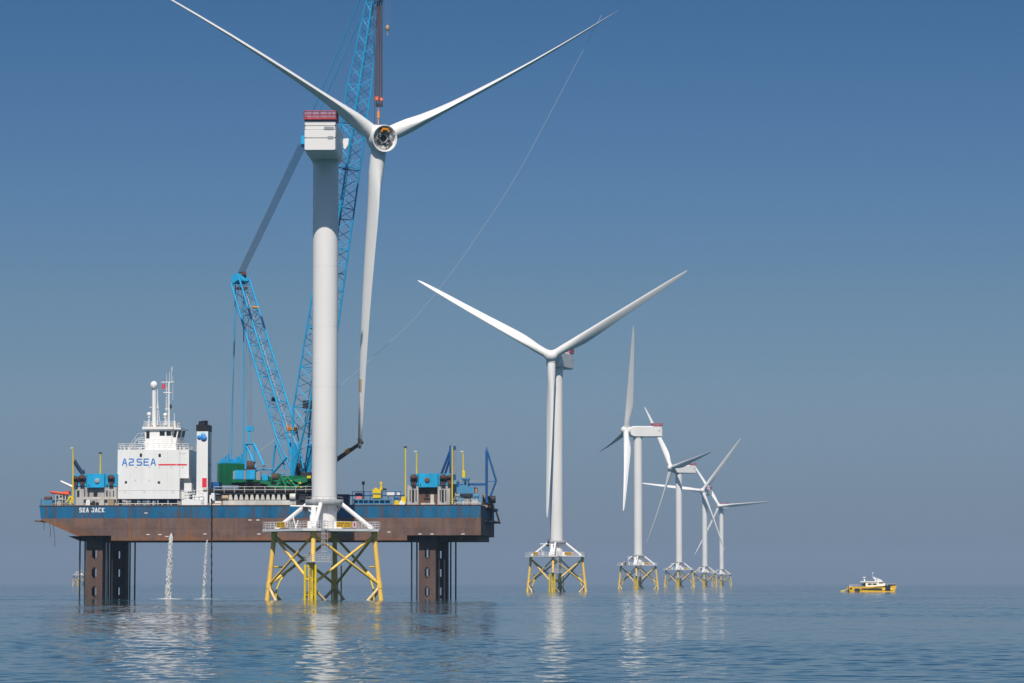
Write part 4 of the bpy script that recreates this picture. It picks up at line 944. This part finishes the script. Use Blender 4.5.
bsingle('mooring_line', mb, 'rope', 'loose brown ropes dangling under the raked bow', 'rope', 52, 530, .8)

# ------------------------------------------------------------------ crawler crane on the barge
HD = Vector((.7071,-.7071,0)); LT = Vector((.7071,.7071,0)); UP = Vector((0,0,1))
CF = at(299.5, 476.5, 681)                      # boom foot
crane = thing('crawler_crane', 'tall blue lattice boom crane with green counterweight standing on the barge', 'crane', Vector((CF.x-9*.7071, CF.y+9*.7071, zp)))
CO = Vector((CF.x, CF.y, 0))
def cw(h, l, z): return CO + HD*h + LT*l + Vector((0,0,z))
CMX = Matrix((( HD.x, LT.x, 0, CO.x), (HD.y, LT.y, 0, CO.y), (0,0,1,0), (0,0,0,1)))
zf = CF.z
def lattice(mb, p0, p1, w0, w1, e1, bays, rc, rl, d0=None, d1=None, faces=4):
    d = (p1-p0).normalized(); e2 = d.cross(e1).normalized()
    cs = [(-1,-1),(1,-1),(1,1),(-1,1)]
    def P(t, c):
        w_ = w0+(w1-w0)*t; dd = w_ if d0 is None else d0+(d1-d0)*t
        return p0.lerp(p1, t) + e1*(c[0]*w_/2) + e2*(c[1]*dd/2)
    for c in cs: mb.tube(P(0,c), P(1,c), rc, n=6, caps=False)
    for k in range(bays):
        t0, t1 = k/bays, (k+1)/bays
        for i in range(4):
            a, b = cs[i], cs[(i+1) % 4]
            if k % 2: a, b = b, a
            mb.tube(P(t0,a), P(t1,b), rl, n=4, caps=False)
            if k % 4 == 0: mb.tube(P(t0,a), P(t0,b), rl, n=4, caps=False)
    return P
bt = at(375.0, -14, 664)                       # boom tip
bd = (bt-CF).normalized(); e1 = LT
pA = CF + bd*14.5; L = (bt-CF).length; pB = CF + bd*(L*.80)
mb = MB()
e2 = bd.cross(e1).normalized()
cs = [(-1,-1),(1,-1),(1,1),(-1,1)]
for c in cs:
    mb.tube(CF + e1*c[0]*2.1 + e2*c[1]*.35, pA + e1*c[0]*2.475 + e2*c[1]*2.475, .22, n=6)
for k in range(5):
    t0, t1 = k/5, (k+1)/5
    for s in (-1, 1):
        A = lambda t, sg: (CF+e1*2.1*s+e2*sg*.35).lerp(pA+e1*s*2.475+e2*sg*2.475, t)
        mb.tube(A(t0, 1 if k % 2 else -1), A(t1, -1 if k % 2 else 1), .09, n=4)
    if k > 1:
        for sg in (-1, 1): B = lambda t, s: (CF+e1*2.1*s+e2*sg*.35).lerp(pA+e1*s*2.475+e2*sg*2.475, t); mb.tube(B(t0, 1 if k % 2 else -1), B(t1, -1 if k % 2 else 1), .09, n=4)
lattice(mb, pA, pB, 4.95, 3.5, e1, 32, .21, .085)
pC = CF + bd*(L*.965); lattice(mb, pB, pC, 3.5, 1.9, e1, 10, .16, .06); lattice(mb, pC, bt, 1.9, 1.7, e1, 2, .16, .06)
bo = part('boom', mb, M['cyan'], crane)
mb = MB()
for s in (-1, 1): 
    A = CF + e1*s*2.1; mb.prism([(-1.0,7),(1.0,7),(.55,0),(-.55,0)], lambda u, t: A+bd*t+e2*u*.9-e1*.12, lambda u, t: A+bd*t+e2*u*.9+e1*.12)
part('foot_plate', mb, M['cyan'], bo)
mb = MB(); q = CF+bd*15.5; m4 = Matrix.Translation(q); mb.box((-1.6,-1.2,-.7),(1.2,1.2,.9), m4); part('boom_winch', mb, M['dark'], bo)
mb = MB()
for t in (.30,.42,.53,.63,.72):
    q = CF+bd*(L*t); mb.tube(q-e1*2.1-e2*1.9, q+e1*2.1-e2*1.9, .11, n=5); mb.tube(q-e1*2.1+e2*1.9, q+e1*2.1+e2*1.9, .11, n=5); mb.tube(q-e1*2.6-e2*1.9, q-e1*1.2-e2*1.9, .2, n=6)
part('section_joint', mb, M['navy'], bo)
mb = MB(); mb.tube(CF+bd*10+e2*1.0, CF+bd*(L*.96), .07, n=5); mb.tube(CF+bd*10+e2*.4+e1*.6, CF+bd*(L*.96)+e1*.4, .06, n=5); part('hoist_rope', mb, M['rope'], bo)
# boom head with sheaves
mb = MB(); q = bt; hk = at(378.6, 2, 662.3); mb.box((-1.0,-1.3,-1.6),(1.0,1.3,1.8), Matrix.Translation(q)); mb.tube(q+Vector((0,0,-.4)), hk+Vector((.6,0,.3)), .5, n=8); part('boom_head', mb, M['cyan'], bo)
mb = MB()
for dx in (-.75,-.3,.2,.7):
    c = hk+Vector((dx,dx*.4,.2)); mb.lathe([(.75,-.1),(.75,.1)], 16, c, axis='x')
part('sheave', mb, M['dark'], bo)
# mast
mt_ = at(239.5, 279, 681+11.0); md = (mt_-CF).normalized(); mA = CF + md*9.5; me2 = md.cross(LT).normalized()
mb = MB()
for c in cs: mb.tube(CF + LT*c[0]*1.2 + me2*c[1]*.3, mA + LT*c[0]*1.6 + me2*c[1]*1.55, .2, n=6)
for k in range(3):
    t0, t1 = k/3, (k+1)/3
    for s in (-1, 1):
        A = lambda t, sg: (CF+LT*1.2*s+me2*sg*.3).lerp(mA+LT*s*1.6+me2*sg*1.55, t); mb.tube(A(t0, 1 if k % 2 else -1), A(t1, -1 if k % 2 else 1), .08, n=4)
lattice(mb, mA, mt_-md*.5, 3.2, 2.9, LT, 20, .22, .075)
ma_ = part('mast', mb, M['cyan'], crane)
mb = MB(); mb.prism([(-1.72,-.9),(1.72,-.9),(1.25,.6),(-1.35,.9)], lambda u, t: mt_+LT*u+md*t-me2*1.0, lambda u, t: mt_+LT*u+md*t+me2*.8); part('mast_head', mb, M['cyan'], ma_)
mb = MB(); q = mt_+md*.9+Vector((.9,-.3,.2)); mb.lathe([(.55,-.8),(.55,.8)], 14, q, axis='x'); q2 = mt_-md*2.3; mb.box((-1.3,-.5,-.25),(1.3,.5,.25), Matrix.Translation(q2)); part('sheave', mb, M['reel'], ma_)
mb = MB(); q = CF+md*((mt_-CF).length*.84); mb.tube(q-LT*.2-me2*1.4, q+LT*1.7-me2*1.4, .28, n=6); q = CF+md*10.0; mb.tube(q-LT*1.7-me2*1.6, q+LT*1.7-me2*1.6, .2, n=6); mb.rail([q-LT*1.7-me2*1.9, q+LT*1.9-me2*1.9], .9, .06, .7, 2); mb.box((-1.0,-.3,-.15),(1.0,.3,.35), Matrix.Translation(q+Vector((1.4,-1.2,.9)))); part('work_platform', mb, M['orange'], ma_)
mb = MB(); q = CF+md*18; mb.box((-1.0,-.4,-.4),(-.2,.4,.5), Matrix.Translation(q)); mb.tube(q-LT*1.4, q+LT*.4, .07, n=4); mb.tube(mt_-md*1.5+LT*.1, mt_-md*22, .09, n=5); part('rope_guide', mb, M['dark'], ma_)
mb = MB(); mb.tube(mA+LT*.9, mt_+LT*.7, .05, n=4); part('catwalk', mb, M['cream'], ma_)
# luffing tackle: pendants from boom head to a spreader, many rope falls on to the mast head
spd = bt.lerp(mt_, .49); spd = at(303.8, 140.5, spd.y)
mb = MB(); mb.box((-.5,-1.2,-.9),(.5,1.2,.9), Matrix.Translation(spd)); mb.lathe([(.7,-.5),(.7,.5)], 14, spd+Vector((0,-.2,-.8)), axis='x'); part('spreader_block', mb, M['cyan'], crane)
mb = MB()
for s in (-1, 1): mb.tube(bt+LT*s*1.2+Vector((-.6,0,1.0)), spd+LT*s*.8+UP*.3, .10, n=6)
part('pendant', mb, M['cyan'], crane)
mb = MB()
for k in range(7):
    s = (k-3)/3; mb.tube(spd+Vector((s*.8-.2,s*.5,-.7)), mt_+Vector((.15+s*.6,s*.6,.9)), .06, n=5)
part('luffing_rope', mb, M['grope'], crane)
# counterweight, body, A-frame
cwp = at(231.3, 485, 695.0); 
CWM = Matrix(((HD.x,LT.x,0,cwp.x),(HD.y,LT.y,0,cwp.y),(0,0,1,0),(0,0,0,1)))
ztop = zat(463.5, 694); zbot = zat(485, 694)
mb = MB(); n = 13
for k in range(n):
    a = zbot+(ztop-zbot)*k/n; mb.box((-1.6,-2.7,a+.04),(1.6,2.7,a+(ztop-zbot)/n-.05), CWM)
mb.box((-1.4,-2.5,zbot),(1.4,2.5,ztop-.1), CWM)
for l in (-1.7, 0, 1.7): mb.box((1.62,l-.12,zbot),(1.72,l+.12,ztop), CWM)
for h in (-.8, .8): mb.box((h-.12,-2.82,zbot),(h+.12,-2.72,ztop), CWM)
part('counterweight', mb, M['green'], crane)
mb = MB(); 
for (h, l, w_, hh) in ((-.6,-2.0,.5,1.1),(.4,-1.2,.4,2.0),(-.2,.1,.9,1.0),(.5,1.4,.8,1.5),(-.6,2.2,.5,1.0),(.9,2.2,.3,2.2),(.9,-2.4,.3,1.5)): mb.box((h-w_/2,l-w_/2,ztop+.01),(h+w_/2,l+w_/2,ztop+hh), CWM)
mb.box((-1.5,-2.6,ztop+.005),(1.5,2.6,ztop+.35), CWM); mb.box((-1.2,.5,ztop+.34),(1.2,2.6,ztop+.9), CWM); part('ballast_frame', mb, M['cyan'], crane)
mb = MB(); zz = zat(462, 694)
mb.tube(mt_+Vector((-.9,.6,-.4)), at(231.2, 463, 694.5), .13, n=6); mb.tube(mt_+Vector((1.0,-.6,-1.2)), at(243.6, 463, 690.5), .13, n=6); part('backstay', mb, M['cyan'], crane)
mb = MB()
for dx in (-.45, .25, .9, 1.4): mb.tube(mt_+Vector((.8+dx,0,-1.0)), at(249.2+dx*2, 430, 690), .035, n=4)
mb.tube(mt_+Vector((-.3,.6,-1.0)), at(228.6, 463, 694), .03, n=4); part('whip_rope', mb, M['grope'], crane)
mb = MB(); q = at(249.5, 429, 689); mb.box((-.7,-.5,-.5),(.8,.5,.6), Matrix.Translation(q)); mb.tube(q, at(249, 444, 688), .22, n=6); part('tackle_block', mb, M['cyan'], crane)
zd_ = zp
def seg(mb, a, b, Da, Db, r): mb.tube(at(*a, Da), at(*b, Db), r, n=6)
mb = MB()
seg(mb, (245.6,444), (245.6,487), 690, 690, .28); seg(mb, (246,444), (256,468), 690, 686.5, .28); seg(mb, (254.2,444), (264,466), 686.5, 683, .26); seg(mb, (254.2,444), (254,462), 686.5, 686.5, .22); seg(mb, (245.5,444), (254.3,444), 690, 686.5, .2)
part('back_hitch', mb, M['cyan'], crane)
mb = MB(); seg(mb, (275.3,445), (272.0,474), 682, 683.5, .24); seg(mb, (275.3,441), (286,470), 681, 680, .2); seg(mb, (287,457), (271.5,474.5), 679, 682, .26); seg(mb, (256,469.5), (273,469.5), 686, 683, .18); seg(mb, (272,474), (285,474), 682, 680, .15)
seg(mb, (309,440), (304,474), 679, 683, .14); seg(mb, (301,455), (300,476), 683, 684, .35); part('gantry_leg', mb, M['cyan'], crane)
# upper works: boxes aligned with the crane heading
zb = zp + 1.9
mb = MB()
mb.box((-21,-2.6,zb),(1.5,2.6,zb+1.0), CMX); mb.box((-12,-3.2,zb-.35),(-2,3.2,zb-.02), CMX); part('turntable', mb, M['green'], crane)
mb = MB()
for (x0_, y0_, x1_, y1_, D_) in ((234.9,470.2,243.6,479.4,684.5),(246.2,470,255.2,479.4,682.5),(261.9,474.4,267.8,480.6,679.5)):
    a = at(x0_, y1_, D_); b = at(x1_, y0_, D_); mb = MB(); mb.box((a.x, D_, a.z), (b.x, D_+2.2, b.z)); mb.box((a.x+.15, D_-.05, a.z+.15), (b.x-.15, D_+.02, b.z-.15)); part('engine_house', mb, M['cyan'], crane)
for a_, b_, D_, d_ in (((243.7,479.4),(246.1,470.6),684.6,1.4),((233,479),(234.8,471),685,1.),((256,480),(260.5,472),682,2.)):
    a = at(*a_, D_); b = at(*b_, D_); mb = MB().box((a.x,D_,a.z),(b.x,D_+d_,b.z)); part('radiator', mb, M['mgrey'], crane)

mb = MB(); q = at(251, 466, 687.5); mb.lathe([(1.1,-.9),(1.1,.9)], 16, q, axis='x'); mb.box((-1.2,-1,-1.8),(1.2,1,-.6), Matrix.Translation(q)); part('winch_drum', mb, M['reel'], crane); part('winch_drum', MB().lathe([(.8,-.7),(.8,.7)], 16, at(275.5,477,679), axis='x'), M['reel'], crane)
mb = MB()
for (px, py, D_, w_, h_) in ((279,479,679,3,3.0),(284,483,678,3,2.0),(287,486.5,678,4,1.6),(293,483,677.5,3,2),(300,481,677.5,3,2.2),(307,482,678,3,2.4),(272,484,680,5,1.4),(303,486,678,4,1.5),(282,487.2,677,6,1.2)):
    q = at(px, py, D_); mb.box((-w_*.5,-.5,-h_*.25),(w_*.5,1.5,h_*.25), Matrix.Translation(q) @ Matrix.Rotation(R(rnd.uniform(-30,30)),4,'Y'))
seg(mb, (279,474), (288,490), 677, 677, .35); seg(mb, (288,478), (297,488), 677, 677, .3); seg(mb, (275,487), (290,476), 677.5, 677.5, .3); part('boom_base', mb, M['green'], crane)
mb = MB()
for l in (-4.6, 4.6):
    for k in range(1):
        mb.box((-13,l-.7,zp+.02),(-1.5,l+.7,zp+1.7), CMX)
    mb.tube(cw(-13,l-.7,zp+.86), cw(-13,l+.7,zp+.86), .84, n=16); mb.tube(cw(-1.5,l-.7,zp+.86), cw(-1.5,l+.7,zp+.86), .84, n=16)
mb.box((-10,-4,zp+.5),(-5,4,zp+1.5), CMX); part('crawler_track', mb, M['dark'], crane)
mb = MB()
for (px, py, D_, w_, h_) in ((300,483,676.8,.5,.3),(296,487.0,676.8,.35,.3),(301,487.0,676.8,.35,.3),(309,477,676.8,.8,.5),(291,481,676.8,.3,.2)):
    q = at(px, py, D_); mb.box((-w_*.5,-.3,-h_*.5),(w_*.5,.3,h_*.5), Matrix.Translation(q))
part('marker_panel', mb, M['byellow'], crane)
mb = MB(); q = at(303, 472, 683.5); mb.box((-1.6,-1,-1.6),(1.5,1.5,1.9), Matrix.Translation(q)); q = at(308, 478, 682); mb.box((-1.6,-1,-1.6),(1.6,1.5,1.2), Matrix.Translation(q)); part('machinery_house', mb, M['dark'], crane)
mb = MB(); q0 = at(258,468,684); mb.rail([at(256.5,470,683.5), at(272,470,680.5)], 1.1, .05, .9, 2); part('handrail', mb, M['mgrey'], crane)
# main hoist falls
HKY = 662.3
mb = MB()
for px0, px1 in ((376.2,375.4),(377.4,376.2),(378.4,377.6),(379.2,378.9),(380.0,379.8),(381.0,381.4),(382.0,382.2)):
    mb.tube(at(px0, 4, HKY), at(px1, 98, HKY), .085, n=5)
mb.tube(at(373.8,8,HKY+1), at(374.6,125,HKY+5), .05, n=4); part('hoist_rope', mb, M['rope'], crane)
mb = MB(); mb.tube(at(386.4,-6,HKY), at(386.6,25,HKY), .035, n=4); mb.tube(at(389.6,-6,HKY), at(389.3,25,HKY), .035, n=4); part('whip_rope', mb, M['grope'], crane)
mb = MB(); seg(mb, (372,-8), (391,-6), 664, HKY, .25); part('jib_arm', mb, M['cyan'], crane)

# hook blocks
hb_ = thing('hook_block', 'large red hook block on wire falls just above the hanging rotor', 'hook block', at(379, 108, HKY))
mb = MB()
for px, py, r_ in ((376.9,98.7,.52),(381.3,99.6,.44)): mb.lathe([(r_*.9,-.3),(r_,-.25),(r_,.25),(r_*.9,.3)], 18, at(px, py, HKY), axis='y')
part('sheave_cheek', mb, M['oraft'], hb_)
mb = MB(); q = at(379.2,105.0,HKY); mb.box((-.7,-.3,-.35),(.75,.3,.3), Matrix.Translation(q)); mb.box((-.75,-.25,-.2),(-.45,.25,1.3), Matrix.Translation(q)); mb.box((.45,-.25,-.2),(.72,.25,1.2), Matrix.Translation(q)); mb.box((-.12,-.34,.3),(.12,.34,1.5), Matrix.Translation(q)); part('block_frame', mb, M['dark'], hb_)
mb = MB()
for px, py in ((376.9,98.7),(381.3,99.6)): mb.lathe([(.16,-.36),(.16,.36)], 10, at(px, py, HKY), axis='y')
part('axle', mb, M['cream'], hb_)
mb = MB(); mb.tube(at(378.4,108,HKY), at(378.2,125.5,HKY), .10, n=8); mb.tube(at(378.4,111.5,HKY), at(378.3,118,HKY), .27, .27, 10); part('lifting_sling', mb, M['orange'], hb_)
mb = MB(); q = at(386.8+.6, 28, HKY); mb.ball(q, .45, 12, 8, 1.5); mb.tube(q-UP*.5, q-UP*1.1, .16, .12, 8); mb.path([q-UP*1.1, q-UP*1.35+Vector((.2,0,0)), q-UP*1.5, q-UP*1.3-Vector((.2,0,0))], .07, 6)
single('hook_ball', mb, M['tan'], 'small pale hook hanging at top, right of the main hoist ropes', 'hook', at(387.4, 31, HKY))

# ------------------------------------------------------------------ the hanging rotor
RD = 662.0; RC = at(380.0, 138.5, RD); PSI = R(26)
rot = thing('turbine_rotor', 'white three-bladed rotor hanging from the crane with its hub open', 'rotor', RC)
ORG[rot.name] = Vector((0,0,0))
RM = Matrix.Rotation(math.pi + PSI, 4, 'Z') @ Matrix.Rotation(R(-7), 4, 'X')      # nose (-Y) points away from the camera and left
def ring_lathe(prof, n=32, **k): return MB().lathe(prof, n, axis='y', **k)
PH = R(-3.0)
mb = MB(); mb.lathe([(2.78,-2.6),(2.86,-2.3),(2.8,.6),(2.45,1.6),(1.8,2.5),(.9,3.0),(.001,3.1)], 36, axis='y', caps=False)
mb.lathe([(2.78,-2.6),(2.52,-2.6),(2.50,-1.2),(.9,-1.0),(.85,.6),(.001,.62)], 36, axis='y', caps=False)
for k in range(3): mb.lathe([(1.78,.8),(1.78,2.45),(1.66,2.6)], 24, m=Matrix.Rotation(R(120*k+60)+PH,4,'Y'), caps=True)
rh = part('hub', mb, M['white'], rot); rh.matrix_local = RM
def subp(name, mb, mat): o = bpy.data.objects.new(name, mb.mesh(name, M[mat])); col.objects.link(o); o.parent = rh; return o
subp('shaft_bore', ring_lathe([(.001,-1.35),(.78,-1.36),(.78,-.8)], 24, caps=False), 'black')
subp('main_bearing', ring_lathe([(.80,-1.9),(1.05,-1.9),(1.05,-1.0),(.80,-1.0),(.80,-1.9)], 28, caps=False), 'lgrey')
mb = MB()
for a in (30, 78, 150, 210, 262, 330):
    m4 = Matrix.Rotation(R(a),4,'Y'); mb.box((-.45,1.25,1.1),(.45,2.05,1.95), m4)
subp('pitch_drive', mb, 'mgrey')
mb = MB()
for a in (0, 55, 110, 180, 235, 300): mb.box((-.2,1.6,1.0),(.25,2.2,1.5), Matrix.Rotation(R(a+14),4,'Y'))
mb.box((-1.4,1.9,-1.35),(1.4,2.1,-1.15)); subp('cable_box', mb, 'dark')
mb = MB(); mb.box((-1.1,1.6,-1.95),(1.1,2.0,-1.3)); subp('cover_plate', mb, 'white')
mb = MB(); mb.box((-.7,1.9,1.75),(.7,2.5,2.2)); mb.box((-1.0,2.0,1.4),(-.6,2.45,1.9)); mb.box((.5,2.0,1.35),(.9,2.45,1.8)); mb.tube((0,2.2,2.1),(0,2.2,2.7), .2, n=8); subp('lifting_bracket', mb, 'orange')
BL = blade_fn(4.0)().mesh('rotor_blade', M['blade'])
for k in range(3):
    o = bpy.data.objects.new('blade', BL); col.objects.link(o); o.parent = rh
    bmx = Matrix.Rotation(R(120*k+60+(2,-1,-1)[k])+PH,4,'Y') @ Matrix.Rotation(R(75),4,'Z'); o.matrix_local = bmx
    if k == 1: down = RM @ bmx
tip = RC + (down @ Vector((0,-3.75,61))) ; t1_ = RC + (down @ Vector((0,-2.47,50)))
dn = (tip - t1_).normalized()
mb = MB(); mb.tube(t1_+dn*2, t1_+dn*14.3, .42, .40, 12); so = single('tip_sock', mb, M['sock'], 'grey fabric sleeve over the tip of the rotor blade pointing down', 'sleeve', t1_)
so['category'] = 'sleeve'
mb = MB(); mb.tube(t1_+dn*.2, t1_+dn*3.0, .50, .46, 12); part('strap', mb, M['tan'], so)
mb = MB(); mb.tube(t1_+dn*12.8, t1_+dn*14.9, .5, .3, 12); part('clamp', mb, M['tan'], so)
clampP = t1_+dn*13.6
print('CLAMP', clampP)
# boom lift that steadies the blade tip
mlb = at(336, 505.5, clampP.y+12); base = Vector((mlb.x-1.5, mlb.y, ZD))
ml = thing('boom_lift', 'brown telescopic arm reaching from behind the tower up to the blade tip', 'lift', base)
armb = at(331, 463.5, clampP.y+3)
mb = MB(); mb.tube(armb, clampP+Vector((.6,0,.1)), .55, .36, 8); part('arm', mb, M['reel'], ml)
q = armb.lerp(clampP, .52); mb = MB(); mb.tube(q, armb.lerp(clampP, .66), .53, .5, 8); part('arm_band', mb, M['orange'], ml)
mb = MB(); mb.tube(base+Vector((0,0,1.4)), armb, .6, .5, 8); part('mast', mb, M['reel'], ml)
mb = MB(); mb.box((-1.4,-1.4,.4),(1.4,1.4,1.6), Matrix.Translation(base)); 
for sx in (-1,1):
    for sy in (-1,1): mb.tube(base+Vector((sx*1.2-.2,sy*1.0,.5)), base+Vector((sx*1.2+.2,sy*1.0,.5)), .5, n=12)
part('chassis', mb, M['dark'], ml)
# tag line from the right blade down to the crane
upb = RC + (RM @ (Matrix.Rotation(R(300)+PH,4,'Y')) @ Vector((0,0,56)))
cands = [RC + (RM @ (Matrix.Rotation(R(a)+PH,4,'Y')) @ Vector((0,0,57))) for a in (60,180,300)]
upb = max(cands, key=lambda p: p.x); upb = at(601.5, 15.0, upb.y)
prs = [(577,62),(545,123),(515,178),(480,232),(445,281),(410,323),(365,364),(300,420),(258,452)]
pts = [upb]; n_ = len(prs)
for i, (x_, y_) in enumerate(prs):
    Dq = upb.y + (684-upb.y)*((600-x_)/(600-258)); pts.append(at(x_, y_, Dq))
fine = []
for i in range(len(pts)-1):
    p0 = pts[max(0,i-1)]; p1 = pts[i]; p2 = pts[i+1]; p3 = pts[min(len(pts)-1,i+2)]
    for k in range(6):
        t = k/6; fine.append(.5*((2*p1)+(p2-p0)*t+(2*p0-5*p1+4*p2-p3)*t*t+(3*p1-p0-3*p2+p3)*t**3))
fine.append(pts[-1])
single('tag_line', MB().path(fine, .03, 5), M['tag'], 'long thin white rope sagging from the right rotor blade towards the crane', 'rope', fine[-1])

# ------------------------------------------------------------------ crew boat
CD = 1242.0; cb0 = Vector((xat(871, CD), CD, 0))
boat = thing('crew_boat', 'small yellow crew boat with white cabin out on the open sea', 'boat', cb0)
ORG[boat.name] = Vector((0,0,0)); S = F/CD*.997
def q2(px, py): return ((px-871)/S, (583.3-py)/S+3.3)
hullm = MB()
for vy in (-2.6, 2.6):
    A = [(847.8,586.8),(849,591.6),(893.3,591.9),(895.5,585.4),(884,585.8),(876,586.4),(860,586.6)]
    P = [q2(*p) for p in A]; P = [(x, max(z, -.3) if z > .6 else -.3) for x, z in P]
    hullm.prism(P, lambda x, z, vy=vy: (x, vy-1.1*(1 if z > .5 else .75)*(1 if x < 8 else .55), z), lambda x, z, vy=vy: (x, vy+1.1*(1 if z > .5 else .75)*(1 if x < 8 else .55), z))
P = [q2(*p) for p in ((848.5,587),(849.5,589.6),(891,589.6),(895.3,585.8),(884,586.0),(860,586.8))]; hullm.prism(P, lambda x, z: (x, -3.4 if x < 8 else -2.6, z), lambda x, z: (x, 3.4 if x < 8 else 2.6, z))
M['boaty'] = paint('boat_yellow', (.95,.54,.03), .4, .04)
bh = part('hull', hullm, M['boaty'], boat)
def bb(mb, x0, y0, x1, y1, v0, v1): a = q2(x0,y1); b = q2(x1,y0); mb.box((a[0],v0,a[1]),(b[0],v1,b[1]))
mb = MB(); bb(mb, 853.5,588.4,858.8,590.4,-3.78,-3.3); bb(mb, 884,586.4,889.2,589,-3.78,-3.3); bb(mb, 860,588.3,881,588.9,-3.76,-3.4); bb(mb, 849,587.6,851,589,-3.76,-3.4); part('fender', mb, M['navy'], bh)
mb = MB(); bb(mb, 865,581.6,876.8,586.6,-2.4,2.4)
P = [q2(*p) for p in ((876.8,586.5),(884,586.2),(884.6,584),(881,580.6),(876.8,579.2))]; mb.prism(P, lambda x, z: (x,-2.3,z), lambda x, z: (x,2.3,z))
bb(mb, 859.8,581.2,877.2,582.2,-2.6,2.6); bb(mb, 863.8,579,865,582,-.6,.6); mb.tube((q2(873.5,577)[0],0,q2(0,577)[1]), (q2(876,581)[0],0,q2(0,581)[1]), .3, n=6); mb.tube((q2(873.5,577.3)[0],0,q2(0,577.3)[1]), (q2(882,580.6)[0],0,q2(0,580.6)[1]), .14, n=6)
cbn = part('cabin', mb, M['ship'], boat)
mb = MB(); bb(mb, 867.3,583.4,871,585,-2.43,-2.38); bb(mb, 871.8,583.4,875.8,585,-2.43,-2.38); bb(mb, 862,583.4,864.6,585.6,-1.5,1.5); bb(mb, 878.2,582.2,882.6,583.5,-2.33,-2.28); part('window', mb, M['glass'], cbn)
mb = MB(); mb.tube((q2(872.8,578)[0],0,q2(0,578)[1]), (q2(872.8,572.6)[0],0,q2(0,572.6)[1]), .06, n=5); mb.ball((q2(872.8,573.4)[0],0,q2(0,573.4)[1]), .28, 8, 6); mb.tube((q2(864,580)[0],0,q2(0,580)[1]), (q2(864,576.8)[0],0,q2(0,576.8)[1]), .08, n=5); bb(mb, 862.8,577,865.5,577.7,-.8,.8); part('mast', mb, M['ship'], boat)
mb = MB(); za = q2(0,586)[1]; mb.rail([(q2(884,0)[0],-2.2,za),(q2(895,0)[0],-1.4,za)], .9, .05, 1, 2); mb.rail([(q2(848.5,0)[0],-3.2,za-.4),(q2(859,0)[0],-3.2,za-.4)], 1.0, .06, 1.2, 2); bb(mb, 849.2,585.4,851,586.8,-2,2); part('railing', mb, M['lgrey'], boat)
mb = MB(); bb(mb, 884,584.6,895.6,585.6,-2,2); part('bow_fender', mb, M['dark'], boat)
mb = MB(); mb.path([(q2(848,0)[0],0,1.2),(q2(844.5,0)[0],0,.5),(q2(840.5,0)[0],0,.25)], .18, 6); bb(mb, 840,590.9,845,591.4,-1.2,1.2); part('stern_gangway', mb, M['byellow'], boat)

# ------------------------------------------------------------------ render settings
sc.view_settings.view_transform = 'Standard'; sc.view_settings.look = 'None'; sc.view_settings.exposure = 0; sc.view_settings.gamma = 1
sc.render.engine = 'CYCLES'; c = sc.cycles
c.use_denoising = True
try: c.denoiser = 'OPENIMAGEDENOISE'
except Exception: pass
c.max_bounces = 6; c.diffuse_bounces = 2; c.glossy_bounces = 4; c.volume_bounces = 1; c.transparent_max_bounces = 40
c.sample_clamp_indirect = 10; c.caustics_reflective = False; c.caustics_refractive = False
sc.render.filter_size = 1.5
